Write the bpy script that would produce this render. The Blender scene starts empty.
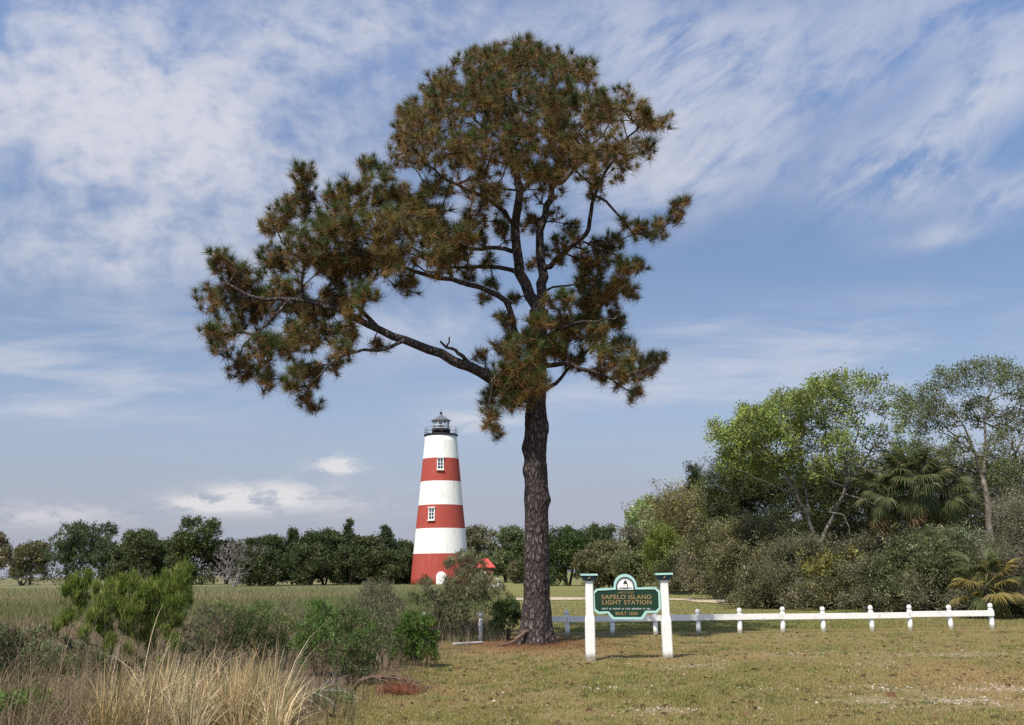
import bpy, bmesh, math, random
import numpy as np
from mathutils import Vector, Matrix

rad = math.radians
# ------------------------------------------------------------------ camera, world, sun, exposure
CAM_H = 1.6
FPX = 996.0
PITCH = math.atan((572.5 - 362.5) / FPX)
ROLL = rad(0.6)
scene = bpy.context.scene
cam_data = bpy.data.cameras.new("camera")
cam_data.sensor_width = 36.0
cam_data.lens = FPX / 1024.0 * 36.0
cam_data.clip_start = 0.1
cam_data.clip_end = 20000.0
cam = bpy.data.objects.new("camera", cam_data)
cam.location = (0, 0, CAM_H)
cam.rotation_euler = (Matrix.Rotation(rad(90) + PITCH, 3, 'X') @ Matrix.Rotation(-ROLL, 3, 'Z')).to_euler()
scene.collection.objects.link(cam)
scene.camera = cam

SUN_DIR = Vector((-0.36, -0.64, 1.02)).normalized()      # towards the sun
SUN_EL = math.asin(SUN_DIR.z)
SUN_AZ = math.atan2(SUN_DIR.x, SUN_DIR.y)                # from +Y, clockwise positive
SKY_STRENGTH = 0.11
SUN_STRENGTH = 4.4
sun_data = bpy.data.lights.new("sun", 'SUN')
sun_data.energy = SUN_STRENGTH
sun_data.angle = rad(0.53)
sun_data.color = (1.0, 0.94, 0.85)
sun = bpy.data.objects.new("sun", sun_data)
sun.rotation_euler = (-SUN_DIR).to_track_quat('-Z', 'Y').to_euler()
scene.collection.objects.link(sun)

vs = scene.view_settings
vs.view_transform = 'Standard'
vs.look = 'None'
vs.exposure = 0.3
vs.gamma = 1.0
vs.use_curve_mapping = False
scene.render.engine = 'CYCLES'
scene.cycles.max_bounces = 6
scene.cycles.diffuse_bounces = 3
scene.cycles.transmission_bounces = 4
scene.cycles.transparent_max_bounces = 6
scene.cycles.use_denoising = False


def px_dir(x, y):
    dx, dy = x - 512.0, y - 362.5
    cx = (dx * math.cos(ROLL) - dy * math.sin(ROLL)) / FPX
    cy = -(dx * math.sin(ROLL) + dy * math.cos(ROLL)) / FPX
    c, s = math.cos(PITCH), math.sin(PITCH)
    return Vector((cx, c - cy * s, s + cy * c))


def at(x, y, Y):
    d = px_dir(x, y)
    t = Y / d.y
    return Vector((d.x * t, Y, CAM_H + d.z * t))


def ground(x, y):
    d = px_dir(x, y)
    t = -CAM_H / d.z
    return Vector((d.x * t, d.y * t, 0))


def gx(x, D):
    """ground point at distance D along the column of measured x"""
    y = 577.0
    for _ in range(4):
        d = px_dir(x, y)
        y += (d.z / d.y + CAM_H / D) * FPX
    return Vector((px_dir(x, y).x / px_dir(x, y).y * D, D, 0))


class NT:
    """little node-tree helper"""
    def __init__(self, tree):
        self.t = tree
        self.n = tree.nodes
        self.l = tree.links

    def node(self, typ, **kw):
        nd = self.n.new(typ)
        for k, v in kw.items():
            setattr(nd, k, v)
        return nd

    def _set(self, sock, v):
        if isinstance(v, bpy.types.NodeSocket):
            self.l.new(v, sock)
        elif v is not None:
            if isinstance(v, tuple) and sock.type == 'RGBA' and len(v) == 3:
                v = (*v, 1.0)
            sock.default_value = v

    def math(self, op, a, b=None, c=None, clamp=False):
        nd = self.node('ShaderNodeMath', operation=op, use_clamp=clamp)
        self._set(nd.inputs[0], a)
        if b is not None:
            self._set(nd.inputs[1], b)
        if c is not None:
            self._set(nd.inputs[2], c)
        return nd.outputs[0]

    def mix(self, f, a, b, blend='MIX'):
        nd = self.node('ShaderNodeMix', data_type='RGBA', blend_type=blend)
        self._set(nd.inputs[0], f)
        self._set(nd.inputs[6], a)
        self._set(nd.inputs[7], b)
        return nd.outputs[2]

    def noise(self, vec, scale, detail=4, rough=0.5, dist=0.0):
        nd = self.node('ShaderNodeTexNoise')
        self._set(nd.inputs['Vector'], vec)
        nd.inputs['Scale'].default_value = scale
        nd.inputs['Detail'].default_value = detail
        nd.inputs['Roughness'].default_value = rough
        nd.inputs['Distortion'].default_value = dist
        return nd.outputs['Fac']

    def ramp(self, v, lo, hi, a=0.0, b=1.0):
        nd = self.node('ShaderNodeMapRange', interpolation_type='SMOOTHSTEP')
        self._set(nd.inputs['Value'], v)
        nd.inputs['From Min'].default_value = lo
        nd.inputs['From Max'].default_value = hi
        nd.inputs['To Min'].default_value = a
        nd.inputs['To Max'].default_value = b
        return nd.outputs['Result']

    def combine(self, x, y, z):
        nd = self.node('ShaderNodeCombineXYZ')
        for i, v in enumerate((x, y, z)):
            self._set(nd.inputs[i], v)
        return nd.outputs[0]

    def sep(self, v):
        nd = self.node('ShaderNodeSeparateXYZ')
        self._set(nd.inputs[0], v)
        return nd.outputs

    def vmath(self, op, a, b):
        nd = self.node('ShaderNodeVectorMath', operation=op)
        self._set(nd.inputs[0], a)
        self._set(nd.inputs[1], b)
        return nd.outputs[0]


def build_world():
    world = bpy.data.worlds.new("World")
    scene.world = world
    world.use_nodes = True
    T = NT(world.node_tree)
    T.n.clear()
    sky = T.node('ShaderNodeTexSky', sky_type='NISHITA')
    sky.sun_disc = False
    sky.sun_elevation = SUN_EL
    sky.sun_rotation = SUN_AZ
    sky.altitude = 0
    sky.air_density = 1.0
    sky.dust_density = 1.0
    sky.ozone_density = 1.0
    d = T.node('ShaderNodeTexCoord').outputs['Generated']
    x, y, z = T.sep(d)
    zz = T.math('ADD', T.math('MAXIMUM', z, 0.0), 0.16)
    # cloud plane coordinates: stretched to the horizon as a real layer is
    cxp = T.math('DIVIDE', x, zz)
    cyp = T.math('DIVIDE', y, zz)
    yy = T.math('MAXIMUM', y, 0.15)
    u = T.math('DIVIDE', x, yy)
    v = T.math('DIVIDE', z, yy)

    def blob(px, py, rx, ry, ang=0.0, soft=1.0):
        dd = px_dir(px, py)
        u0, v0 = dd.x / dd.y, dd.z / dd.y
        du = T.math('SUBTRACT', u, u0)
        dv = T.math('SUBTRACT', v, v0)
        ca, sa = math.cos(ang), math.sin(ang)
        a = T.math('ADD', T.math('MULTIPLY', du, ca * FPX / rx), T.math('MULTIPLY', dv, sa * FPX / rx))
        b = T.math('ADD', T.math('MULTIPLY', du, -sa * FPX / ry), T.math('MULTIPLY', dv, ca * FPX / ry))
        r2 = T.math('ADD', T.math('MULTIPLY', a, a), T.math('MULTIPLY', b, b))
        return T.math('POWER', 2.718, T.math('MULTIPLY', r2, -soft))

    def total(items):
        acc = None
        for it in items:
            k = T.math('MULTIPLY', blob(*it[1:]), it[0])
            acc = k if acc is None else T.math('ADD', acc, k)
        return acc
    # mottled high cloud, upper left
    pl = T.combine(cxp, cyp, 0.0)
    uv = T.combine(T.math('ADD', u, T.math('MULTIPLY', v, 0.25)), T.math('MULTIPLY', v, 1.25), 0.7)
    mot = T.noise(uv, 30.0, 6, 0.62, 0.2)
    mot2 = T.noise(uv, 7.5, 4, 0.55, 0.3)
    mask_l = total([(1.25, 50, 70, 140, 95), (1.15, 170, 130, 105, 85), (0.7, 110, 205, 120, 70),
                    (0.55, 300, 160, 90, 120), (0.6, 120, 262, 130, 26), (0.45, 330, 40, 120, 60),
                    (0.35, 460, 215, 60, 60), (0.5, 450, 25, 120, 50), (0.35, 420, 330, 110, 30)])
    dens_l = T.math('MULTIPLY', mask_l,
                    T.math('MULTIPLY', T.ramp(mot, 0.22, 0.74, 0.25, 1.15), T.ramp(mot2, 0.30, 0.62, 0.10, 1.75)))
    # streaked cirrus, upper right: stretched along the streak direction
    ang = rad(38)
    sa_ = T.math('ADD', T.math('MULTIPLY', u, math.cos(ang)), T.math('MULTIPLY', v, math.sin(ang)))
    sb_ = T.math('ADD', T.math('MULTIPLY', u, -math.sin(ang)), T.math('MULTIPLY', v, math.cos(ang)))
    st = T.combine(T.math('MULTIPLY', sa_, 1.0), T.math('MULTIPLY', sb_, 2.3), 0.3)
    cir = T.noise(st, 8.5, 8, 0.64, 0.3)
    cir2 = T.noise(st, 2.6, 3, 0.5, 0.2)
    mask_r = total([(1.25, 760, 80, 150, 70, 0.45), (0.9, 640, 40, 110, 60), (1.5, 880, 175, 80, 38, 0.25),
                    (0.9, 985, 95, 90, 34, 0.6), (0.8, 1010, 190, 60, 18, 0.4), (0.6, 940, 236, 60, 12, 0.15),
                    (0.6, 690, 175, 120, 45, 0.3), (0.5, 960, 20, 120, 50), (0.35, 600, 150, 90, 60)])
    dens_r = T.math('MULTIPLY', mask_r,
                    T.math('MULTIPLY', T.ramp(cir, 0.28, 0.66), T.ramp(cir2, 0.25, 0.6, 0.5, 1.3)))
    # low wisps and small puffs close to the horizon
    wv = T.combine(T.math('MULTIPLY', u, 1.0), T.math('MULTIPLY', v, 5.5), 1.7)
    wis = T.noise(wv, 5.5, 6, 0.6, 0.4)
    mask_w = total([(0.75, 60, 375, 170, 34, -0.1), (0.5, 40, 408, 80, 9, -0.05), (0.55, 820, 345, 220, 34, 0.12),
                    (0.5, 700, 322, 50, 12, 0.2), (0.5, 700, 385, 260, 22), (0.35, 130, 330, 200, 40),
                    (0.5, 920, 410, 140, 40)])
    dens_w = T.math('MULTIPLY', mask_w, T.ramp(wis, 0.38, 0.7))
    pv = T.combine(T.math('MULTIPLY', u, 1.0), T.math('MULTIPLY', v, 2.6), 4.1)
    puf = T.noise(pv, 24.0, 6, 0.62, 0.3)
    mask_p = total([(1.2, 250, 497, 62, 13, 0.05), (0.9, 205, 503, 36, 7), (1.0, 333, 463, 20, 9), (0.7, 345, 468, 26, 5), (0.55, 480, 420, 50, 14),
                    (0.5, 40, 515, 90, 12), (0.3, 330, 505, 90, 12)])
    dens_p = T.math('MULTIPLY', mask_p, T.ramp(puf, 0.36, 0.60, 0.0, 1.3))
    rest = T.math('MULTIPLY', T.ramp(T.noise(pl, 1.6, 6, 0.6, 0.5), 0.52, 0.78), T.ramp(y, 0.1, 0.35, 0.6, 0.0))
    veil = T.math('MULTIPLY', T.ramp(v, 0.40, 0.04), T.ramp(wis, 0.2, 0.8, 0.45, 0.75))
    dens = T.math('ADD', T.math('ADD', dens_l, dens_r), T.math('ADD', dens_w, rest))
    dens = T.math('SUBTRACT', 1.0, T.math('POWER', 2.718, T.math('MULTIPLY', dens, -1.15)))
    dens_p = T.math('MINIMUM', dens_p, 1.0)
    base = T.mix(1.0, sky.outputs[0], (0.78, 0.81, 0.885), 'MULTIPLY')
    up = T.ramp(v, 0.28, 0.62, 1.0, 1.48)
    base = T.mix(1.0, base, T.combine(up, up, up), 'MULTIPLY')
    base = T.mix(T.math('MULTIPLY', T.math('MINIMUM', veil, 1.0), 1.0), base, (3.1, 3.35, 4.3))
    # grey flat bases of the lowest layer
    gl = T.math('MULTIPLY', T.ramp(v, 0.17, 0.02), T.ramp(T.noise(pv, 3.0, 4, 0.5), 0.2, 0.8, 0.62, 0.80))
    col = T.mix(gl, base, (2.95, 3.05, 3.75))
    col = T.mix(T.math('MULTIPLY', dens, 0.97), col, (5.15, 5.2, 5.75))
    col = T.mix(T.math('MULTIPLY', dens_p, 0.8), col, (6.0, 5.8, 5.8))
    bg = T.node('ShaderNodeBackground')
    T.l.new(col, bg.inputs['Color'])
    bg.inputs['Strength'].default_value = SKY_STRENGTH
    out = T.node('ShaderNodeOutputWorld')
    T.l.new(bg.outputs[0], out.inputs['Surface'])


build_world()

# ------------------------------------------------------------------ materials
MATS = {}


def new_mat(name):
    m = bpy.data.materials.new(name)
    m.use_nodes = True
    T = NT(m.node_tree)
    T.n.clear()
    out = T.node('ShaderNodeOutputMaterial')
    return m, T, out


def principled(T, out, col, rough=0.7, spec=0.3, metallic=0.0, normal=None):
    p = T.node('ShaderNodeBsdfPrincipled')
    T._set(p.inputs['Base Color'], col)
    T._set(p.inputs['Roughness'], rough)
    p.inputs['Specular IOR Level'].default_value = spec
    p.inputs['Metallic'].default_value = metallic
    if normal is not None:
        T.l.new(normal, p.inputs['Normal'])
    T.l.new(p.outputs[0], out.inputs['Surface'])
    return p


def bump(T, h, strength=0.4, dist=0.02):
    b = T.node('ShaderNodeBump')
    b.inputs['Strength'].default_value = strength
    b.inputs['Distance'].default_value = dist
    T.l.new(h, b.inputs['Height'])
    return b.outputs[0]


def mat_paint(name, col, dirt=(0.30, 0.26, 0.2), amount=0.25, scale=6.0, rough=0.55):
    m, T, out = new_mat(name)
    oc = T.node('ShaderNodeTexCoord').outputs['Object']
    n = T.noise(oc, scale, 6, 0.65)
    n2 = T.noise(oc, scale * 7, 3, 0.6)
    c = T.mix(T.math('MULTIPLY', T.ramp(n, 0.5, 0.8), amount), col, dirt)
    c = T.mix(T.math('MULTIPLY', T.ramp(n2, 0.6, 0.75), amount * 0.6), c, dirt)
    principled(T, out, c, rough, 0.3, 0.0, bump(T, n2, 0.15, 0.004))
    MATS[name] = m
    return m


def mat_leaf(name, trans=0.32, rough=0.55):
    m, T, out = new_mat(name)
    a = T.node('ShaderNodeAttribute', attribute_name='Col')
    p = T.node('ShaderNodeBsdfPrincipled')
    T.l.new(a.outputs['Color'], p.inputs['Base Color'])
    p.inputs['Roughness'].default_value = rough
    p.inputs['Specular IOR Level'].default_value = 0.25
    tr = T.node('ShaderNodeBsdfTranslucent')
    T.l.new(T.mix(1.0, a.outputs['Color'], (1.1, 1.15, 0.7), 'MULTIPLY'), tr.inputs['Color'])
    mx = T.node('ShaderNodeMixShader')
    mx.inputs[0].default_value = trans
    T.l.new(p.outputs[0], mx.inputs[1])
    T.l.new(tr.outputs[0], mx.inputs[2])
    T.l.new(mx.outputs[0], out.inputs['Surface'])
    MATS[name] = m
    return m


def mat_bark(name, dark, light, sx=9.0, sz=3.0, strength=0.8, dist=0.03, contrast=(0.35, 0.7)):
    m, T, out = new_mat(name)
    oc = T.node('ShaderNodeTexCoord').outputs['Object']
    mp = T.node('ShaderNodeMapping')
    T.l.new(oc, mp.inputs['Vector'])
    mp.inputs['Scale'].default_value = (sx, sx, sz)
    vo = T.node('ShaderNodeTexVoronoi', feature='DISTANCE_TO_EDGE')
    wob = T.noise(mp.outputs[0], 1.2, 4, 0.6)
    vec = T.vmath('ADD', mp.outputs[0], T.combine(wob, wob, wob))
    T.l.new(vec, vo.inputs['Vector'])
    vo.inputs['Scale'].default_value = 1.0
    edge = T.ramp(vo.outputs['Distance'], 0.02, 0.28)
    n = T.noise(mp.outputs[0], 2.6, 6, 0.65)
    f = T.math('MULTIPLY', T.ramp(n, *contrast), T.math('ADD', T.math('MULTIPLY', edge, 0.75), 0.25))
    c = T.mix(f, dark, light)
    h = T.math('ADD', T.math('MULTIPLY', edge, 0.7), T.math('MULTIPLY', n, 0.5))
    principled(T, out, c, 0.9, 0.15, 0.0, bump(T, h, strength, dist))
    MATS[name] = m
    return m


def mat_plain(name, col, rough=0.6, spec=0.3, metallic=0.0, scale=20.0, var=0.15):
    m, T, out = new_mat(name)
    oc = T.node('ShaderNodeTexCoord').outputs['Object']
    n = T.noise(oc, scale, 4, 0.6)
    c = T.mix(T.math('MULTIPLY', n, var * 2), col, tuple(k * 0.55 for k in col))
    principled(T, out, c, rough, spec, metallic)
    MATS[name] = m
    return m


mat_leaf('leaf')
mat_leaf('needle', 0.18, 0.5)
mat_leaf('grass_blade', 0.28, 0.7)
mat_bark('pine_bark', (0.028, 0.022, 0.020), (0.25, 0.195, 0.175), 11.0, 4.6, 1.0, 0.05)
mat_bark('dead_wood', (0.10, 0.06, 0.045), (0.28, 0.18, 0.14), 14, 4, 0.5, 0.01)
mat_bark('grey_bark', (0.10, 0.085, 0.07), (0.36, 0.32, 0.28), 8, 2.5, 0.5, 0.02)
mat_bark('twig_bark', (0.17, 0.145, 0.135), (0.40, 0.36, 0.34), 8, 2.5, 0.4, 0.01)
mat_bark('pale_bark', (0.26, 0.23, 0.20), (0.55, 0.50, 0.45), 8, 2.5, 0.4, 0.01)
mat_bark('brown_bark', (0.035, 0.026, 0.022), (0.13, 0.095, 0.075), 16, 5, 0.5, 0.01)
mat_bark('palm_bark', (0.05, 0.04, 0.03), (0.22, 0.17, 0.12), 7, 7, 0.8, 0.04)
mat_paint('white_paint', (0.78, 0.76, 0.715), (0.30, 0.27, 0.21), 0.55, 6.0)
mat_paint('grey_paint', (0.42, 0.42, 0.42), (0.2, 0.19, 0.17), 0.5, 9.0, 0.8)
mat_paint('aqua_paint', (0.38, 0.61, 0.54), (0.16, 0.22, 0.19), 0.25, 14.0)
mat_paint('navy_paint', (0.018, 0.045, 0.07), (0.05, 0.06, 0.06), 0.4, 14.0)
mat_paint('gold_paint', (0.31, 0.21, 0.085), (0.10, 0.10, 0.05), 0.35, 30.0, 0.45)
mat_paint('black_paint', (0.020, 0.021, 0.026), (0.05, 0.05, 0.05), 0.4, 4.0)
mat_paint('grey_metal', (0.13, 0.13, 0.145), (0.06, 0.06, 0.06), 0.4, 4.0)
mat_paint('roof_red', (0.62, 0.085, 0.075), (0.25, 0.05, 0.04), 0.35, 1.2, 0.5)
mat_plain('rubber', (0.025, 0.025, 0.027), 0.8)
mat_plain('seat_vinyl', (0.22, 0.13, 0.09), 0.6)


def mat_masonry(name, col, dirt, amount):
    m, T, out = new_mat(name)
    oc = T.node('ShaderNodeTexCoord').outputs['Object']
    mp = T.node('ShaderNodeMapping')
    T.l.new(oc, mp.inputs['Vector'])
    mp.inputs['Scale'].default_value = (1.2, 1.2, 0.18)
    streak = T.noise(mp.outputs[0], 2.5, 6, 0.65)
    n = T.noise(oc, 0.9, 6, 0.7)
    x, y, z = T.sep(oc)
    ang = T.math('ARCTAN2', x, y)
    br = T.node('ShaderNodeTexBrick')
    T.l.new(T.combine(T.math('MULTIPLY', ang, 3.2), z, 0.0), br.inputs['Vector'])
    br.inputs['Scale'].default_value = 3.2
    br.inputs['Mortar Size'].default_value = 0.012
    br.inputs['Color1'].default_value = (1, 1, 1, 1)
    br.inputs['Color2'].default_value = (0.9, 0.9, 0.9, 1)
    br.inputs['Mortar'].default_value = (0.72, 0.72, 0.72, 1)
    c = T.mix(T.math('MULTIPLY', T.ramp(streak, 0.48, 0.8), amount), col, dirt)
    c = T.mix(T.math('MULTIPLY', T.ramp(n, 0.55, 0.8), amount * 0.8), c, dirt)
    c = T.mix(0.55, c, br.outputs['Color'], 'MULTIPLY')
    principled(T, out, c, 0.75, 0.2, 0.0, bump(T, br.outputs['Fac'], -0.25, 0.01))
    MATS[name] = m


def mat_post():
    m, T, out = new_mat('post_paint')
    oc = T.node('ShaderNodeTexCoord').outputs['Object']
    x, y, z = T.sep(oc)
    n = T.noise(oc, 9.0, 6, 0.65)
    g = T.noise(T.combine(T.math('MULTIPLY', x, 60), T.math('MULTIPLY', y, 60), T.math('MULTIPLY', z, 5)), 1.0, 4, 0.6)
    c = T.mix(T.math('MULTIPLY', T.ramp(n, 0.5, 0.75), 0.30), (0.78, 0.76, 0.71), (0.42, 0.40, 0.32))
    c = T.mix(T.math('MULTIPLY', T.ramp(g, 0.58, 0.72), 0.35), c, (0.38, 0.34, 0.28))
    low = T.ramp(T.math('SUBTRACT', z, T.math('MULTIPLY', n, 0.16)), 0.10, -0.04)
    c = T.mix(T.math('MULTIPLY', low, 0.85), c, (0.20, 0.18, 0.11))
    principled(T, out, c, 0.6, 0.3, 0.0, bump(T, g, 0.25, 0.004))
    MATS['post_paint'] = m


mat_post()
mat_masonry('tower_white', (0.82, 0.80, 0.74), (0.46, 0.41, 0.33), 0.55)
mat_masonry('tower_red', (0.365, 0.066, 0.047), (0.44, 0.15, 0.115), 0.45)
mat_masonry('brick_wall', (0.20, 0.075, 0.05), (0.12, 0.07, 0.05), 0.5)


def mat_sign_green():
    m, T, out = new_mat('sign_green')
    oc = T.node('ShaderNodeTexCoord').outputs['Object']
    x, y, z = T.sep(oc)
    row = T.math('FRACT', T.math('MULTIPLY', z, 1 / 0.075))
    gap = T.math('LESS_THAN', row, 0.10)
    n = T.noise(T.combine(T.math('MULTIPLY', x, 3), y, T.math('MULTIPLY', z, 40)), 1.5, 4, 0.6)
    c = T.mix(n, (0.006, 0.024, 0.012), (0.015, 0.050, 0.025))
    c = T.mix(T.math('MULTIPLY', gap, 0.7), c, (0.006, 0.03, 0.025))
    principled(T, out, c, 0.5, 0.3)
    MATS['sign_green'] = m


mat_sign_green()


def mat_glass(name, col=(0.03, 0.035, 0.045)):
    m, T, out = new_mat(name)
    principled(T, out, col, 0.08, 0.6)
    MATS[name] = m


mat_glass('dark_glass')


def mat_lantern_glass():
    m, T, out = new_mat('lantern_glass')
    g = T.node('ShaderNodeBsdfGlossy')
    g.inputs['Roughness'].default_value = 0.05
    tr = T.node('ShaderNodeBsdfTransparent')
    tr.inputs['Color'].default_value = (0.88, 0.92, 0.95, 1)
    mx = T.node('ShaderNodeMixShader')
    fr = T.node('ShaderNodeFresnel')
    fr.inputs[0].default_value = 1.45
    T.l.new(T.math('ADD', fr.outputs[0], 0.06), mx.inputs[0])
    T.l.new(tr.outputs[0], mx.inputs[1])
    T.l.new(g.outputs[0], mx.inputs[2])
    T.l.new(mx.outputs[0], out.inputs['Surface'])
    MATS['lantern_glass'] = m


mat_lantern_glass()

PINE_Y = 23.6
PINE_BASE = at(535, 640, PINE_Y)
PINE_BASE.z = 0


# bare sandy spots in the mown lawn: measured place, half sizes, strength
SAND = ((935, 704, 1.3, 0.6, 1.0), (1000, 690, 0.9, 0.5, 0.95), (880, 690, 0.5, 0.35, 0.85), (600, 690, 0.6, 0.3, 0.7), (700, 668, 0.8, 0.5, 0.7),
        (800, 655, 0.9, 0.5, 0.6), (880, 665, 0.6, 0.5, 0.6), (960, 655, 1.2, 0.6, 0.6), (660, 712, 0.4, 0.2, 0.7), (760, 690, 0.5, 0.25, 0.6))


def mat_ground():
    m, T, out = new_mat('ground_soil')
    geo = T.node('ShaderNodeNewGeometry').outputs['Position']
    x, y, z = T.sep(geo)
    n0 = T.noise(geo, 0.22, 5, 0.6)
    n1 = T.noise(geo, 1.3, 6, 0.65)
    n2 = T.noise(geo, 14.0, 5, 0.7)
    n3 = T.noise(geo, 60.0, 3, 0.7)
    lawn = T.mix(T.ramp(T.math('ADD', T.math('MULTIPLY', n1, 0.6), T.math('MULTIPLY', n0, 0.5)), 0.38, 0.72),
                 (0.220, 0.178, 0.066), (0.300, 0.205, 0.095))
    lawn = T.mix(T.ramp(n2, 0.35, 0.7), T.mix(1.0, lawn, (0.62, 0.66, 0.6), 'MULTIPLY'), lawn)
    sand = T.math('MULTIPLY', T.ramp(n1, 0.60, 0.72), T.ramp(n2, 0.42, 0.66))
    lawn = T.mix(T.math('MULTIPLY', sand, 0.55), lawn, (0.46, 0.38, 0.29))
    for (px_, py_, rx, ry, am) in SAND:
        g = ground(px_, py_)
        ax = T.math('MULTIPLY', T.math('SUBTRACT', x, g.x), 1 / rx)
        ay = T.math('MULTIPLY', T.math('SUBTRACT', y, g.y), 1 / ry)
        q = T.math('POWER', 2.718, T.math('MULTIPLY', T.math('ADD', T.math('MULTIPLY', ax, ax), T.math('MULTIPLY', ay, ay)), -1.0))
        q = T.math('MULTIPLY', T.math('MULTIPLY', q, am), T.math('MULTIPLY', T.ramp(n2, 0.46, 0.60), T.ramp(n1, 0.38, 0.55)))
        lawn = T.mix(q, lawn, (0.52, 0.45, 0.37))
    # far lawn beyond the fence: greener
    far = T.ramp(T.math('ADD', y, T.math('MULTIPLY', n0, 10)), 28.0, 42.0)
    green = T.mix(T.ramp(n1, 0.3, 0.7), (0.21, 0.19, 0.075), (0.165, 0.165, 0.058))
    c = T.mix(far, lawn, green)
    # rough ground on the left of the mown edge
    edge = T.math('ADD', T.math('MULTIPLY', y, 0.045), T.math('MULTIPLY', T.math('SUBTRACT', n1, 0.5), 1.2))
    rough = T.ramp(T.math('SUBTRACT', T.math('MULTIPLY', x, -1.0), T.math('SUBTRACT', 2.75, edge)), -0.2, 0.5)
    rough = T.math('MULTIPLY', rough, T.ramp(y, 60.0, 35.0))
    c = T.mix(rough, c, T.mix(n2, (0.075, 0.055, 0.035), (0.16, 0.12, 0.075)))
    meadow = T.math('MULTIPLY', T.ramp(T.math('ADD', x, T.math('MULTIPLY', y, 0.02)), -0.2, -2.5), T.ramp(y, 28.0, 40.0))
    c = T.mix(meadow, c, T.mix(T.ramp(n0, 0.3, 0.7), (0.14, 0.15, 0.06), (0.20, 0.165, 0.09)))
    # red needle litter round the pine
    dx = T.math('SUBTRACT', x, PINE_BASE.x)
    dy = T.math('MULTIPLY', T.math('SUBTRACT', y, PINE_BASE.y), 0.7)
    r = T.math('SQRT', T.math('ADD', T.math('MULTIPLY', dx, dx), T.math('MULTIPLY', dy, dy)))
    r = T.math('ADD', r, T.math('MULTIPLY', T.math('SUBTRACT', n1, 0.5), 2.4))
    lit = T.math('MULTIPLY', T.ramp(r, 2.7, 0.3), T.ramp(n2, 0.25, 0.65, 0.25, 0.95))
    c = T.mix(lit, c, (0.17, 0.075, 0.038))
    h = T.math('ADD', T.math('MULTIPLY', n2, 0.6), T.math('MULTIPLY', n3, 0.4))
    principled(T, out, c, 0.95, 0.1, 0.0, bump(T, h, 0.6, 0.03))
    MATS['ground_soil'] = m


mat_ground()


def mat_sand():
    m, T, out = new_mat('pale_sand')
    geo = T.node('ShaderNodeNewGeometry').outputs['Position']
    n1 = T.noise(geo, 1.1, 6, 0.65)
    n2 = T.noise(geo, 9, 5, 0.7)
    c = T.mix(T.ramp(n1, 0.3, 0.7), (0.46, 0.36, 0.25), (0.60, 0.50, 0.38))
    c = T.mix(T.math('MULTIPLY', T.ramp(n2, 0.5, 0.65), 0.8), c, (0.17, 0.15, 0.055))
    principled(T, out, c, 0.95, 0.1, 0.0, bump(T, n2, 0.4, 0.03))
    MATS['pale_sand'] = m


mat_sand()

# ------------------------------------------------------------------ mesh helpers
COL = scene.collection


def mesh_np(name, V, quads=None, tris=None, mats=(), midx=None, cols=None, smooth=False):
    me = bpy.data.meshes.new(name)
    V = np.asarray(V, dtype=np.float32)
    nq = 0 if quads is None else len(quads)
    nt = 0 if tris is None else len(tris)
    me.vertices.add(len(V))
    me.vertices.foreach_set('co', V.ravel())
    loops = []
    if nq:
        loops.append(np.asarray(quads, dtype=np.int32).ravel())
    if nt:
        loops.append(np.asarray(tris, dtype=np.int32).ravel())
    L = np.concatenate(loops)
    me.loops.add(len(L))
    me.loops.foreach_set('vertex_index', L)
    me.polygons.add(nq + nt)
    starts = np.concatenate([np.arange(nq) * 4, nq * 4 + np.arange(nt) * 3]).astype(np.int32)
    me.polygons.foreach_set('loop_start', starts)
    if smooth:
        me.polygons.foreach_set('use_smooth', np.ones(nq + nt, dtype=bool))
    for m in mats:
        me.materials.append(MATS[m])
    if midx is not None:
        me.polygons.foreach_set('material_index', np.asarray(midx, dtype=np.int32))
    if cols is not None:
        a = me.attributes.new('Col', 'FLOAT_COLOR', 'POINT')
        c4 = np.ones((len(V), 4), dtype=np.float32)
        c4[:, :3] = cols
        a.data.foreach_set('color', c4.ravel())
    me.update(calc_edges=True)
    me.validate()
    return me


def link(name, me, parent=None, loc=None):
    o = bpy.data.objects.new(name, me)
    COL.objects.link(o)
    if parent is not None:
        o.parent = parent
    if loc is not None:
        o.location = loc
    return o


def tag(o, label, cat, group=None, kind=None):
    o['label'] = label
    o['category'] = cat
    if group:
        o['group'] = group
    if kind:
        o['kind'] = kind
    return o


def thing(name, label, cat, loc, rotz=0.0, group=None):
    o = bpy.data.objects.new(name, None)
    o.empty_display_size = 0.3
    COL.objects.link(o)
    o.location = loc
    o.rotation_euler = (0, 0, rotz)
    return tag(o, label, cat, group)


def struct(name, me, loc=None):
    o = link(name, me, None, loc)
    o['kind'] = 'structure'
    return o


def bm_mesh(name, bm, mats, smooth=False):
    me = bpy.data.meshes.new(name)
    bmesh.ops.recalc_face_normals(bm, faces=bm.faces[:])
    bm.to_mesh(me)
    bm.free()
    for m in mats:
        me.materials.append(MATS[m])
    if smooth:
        for p in me.polygons:
            p.use_smooth = True
    return me


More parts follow.
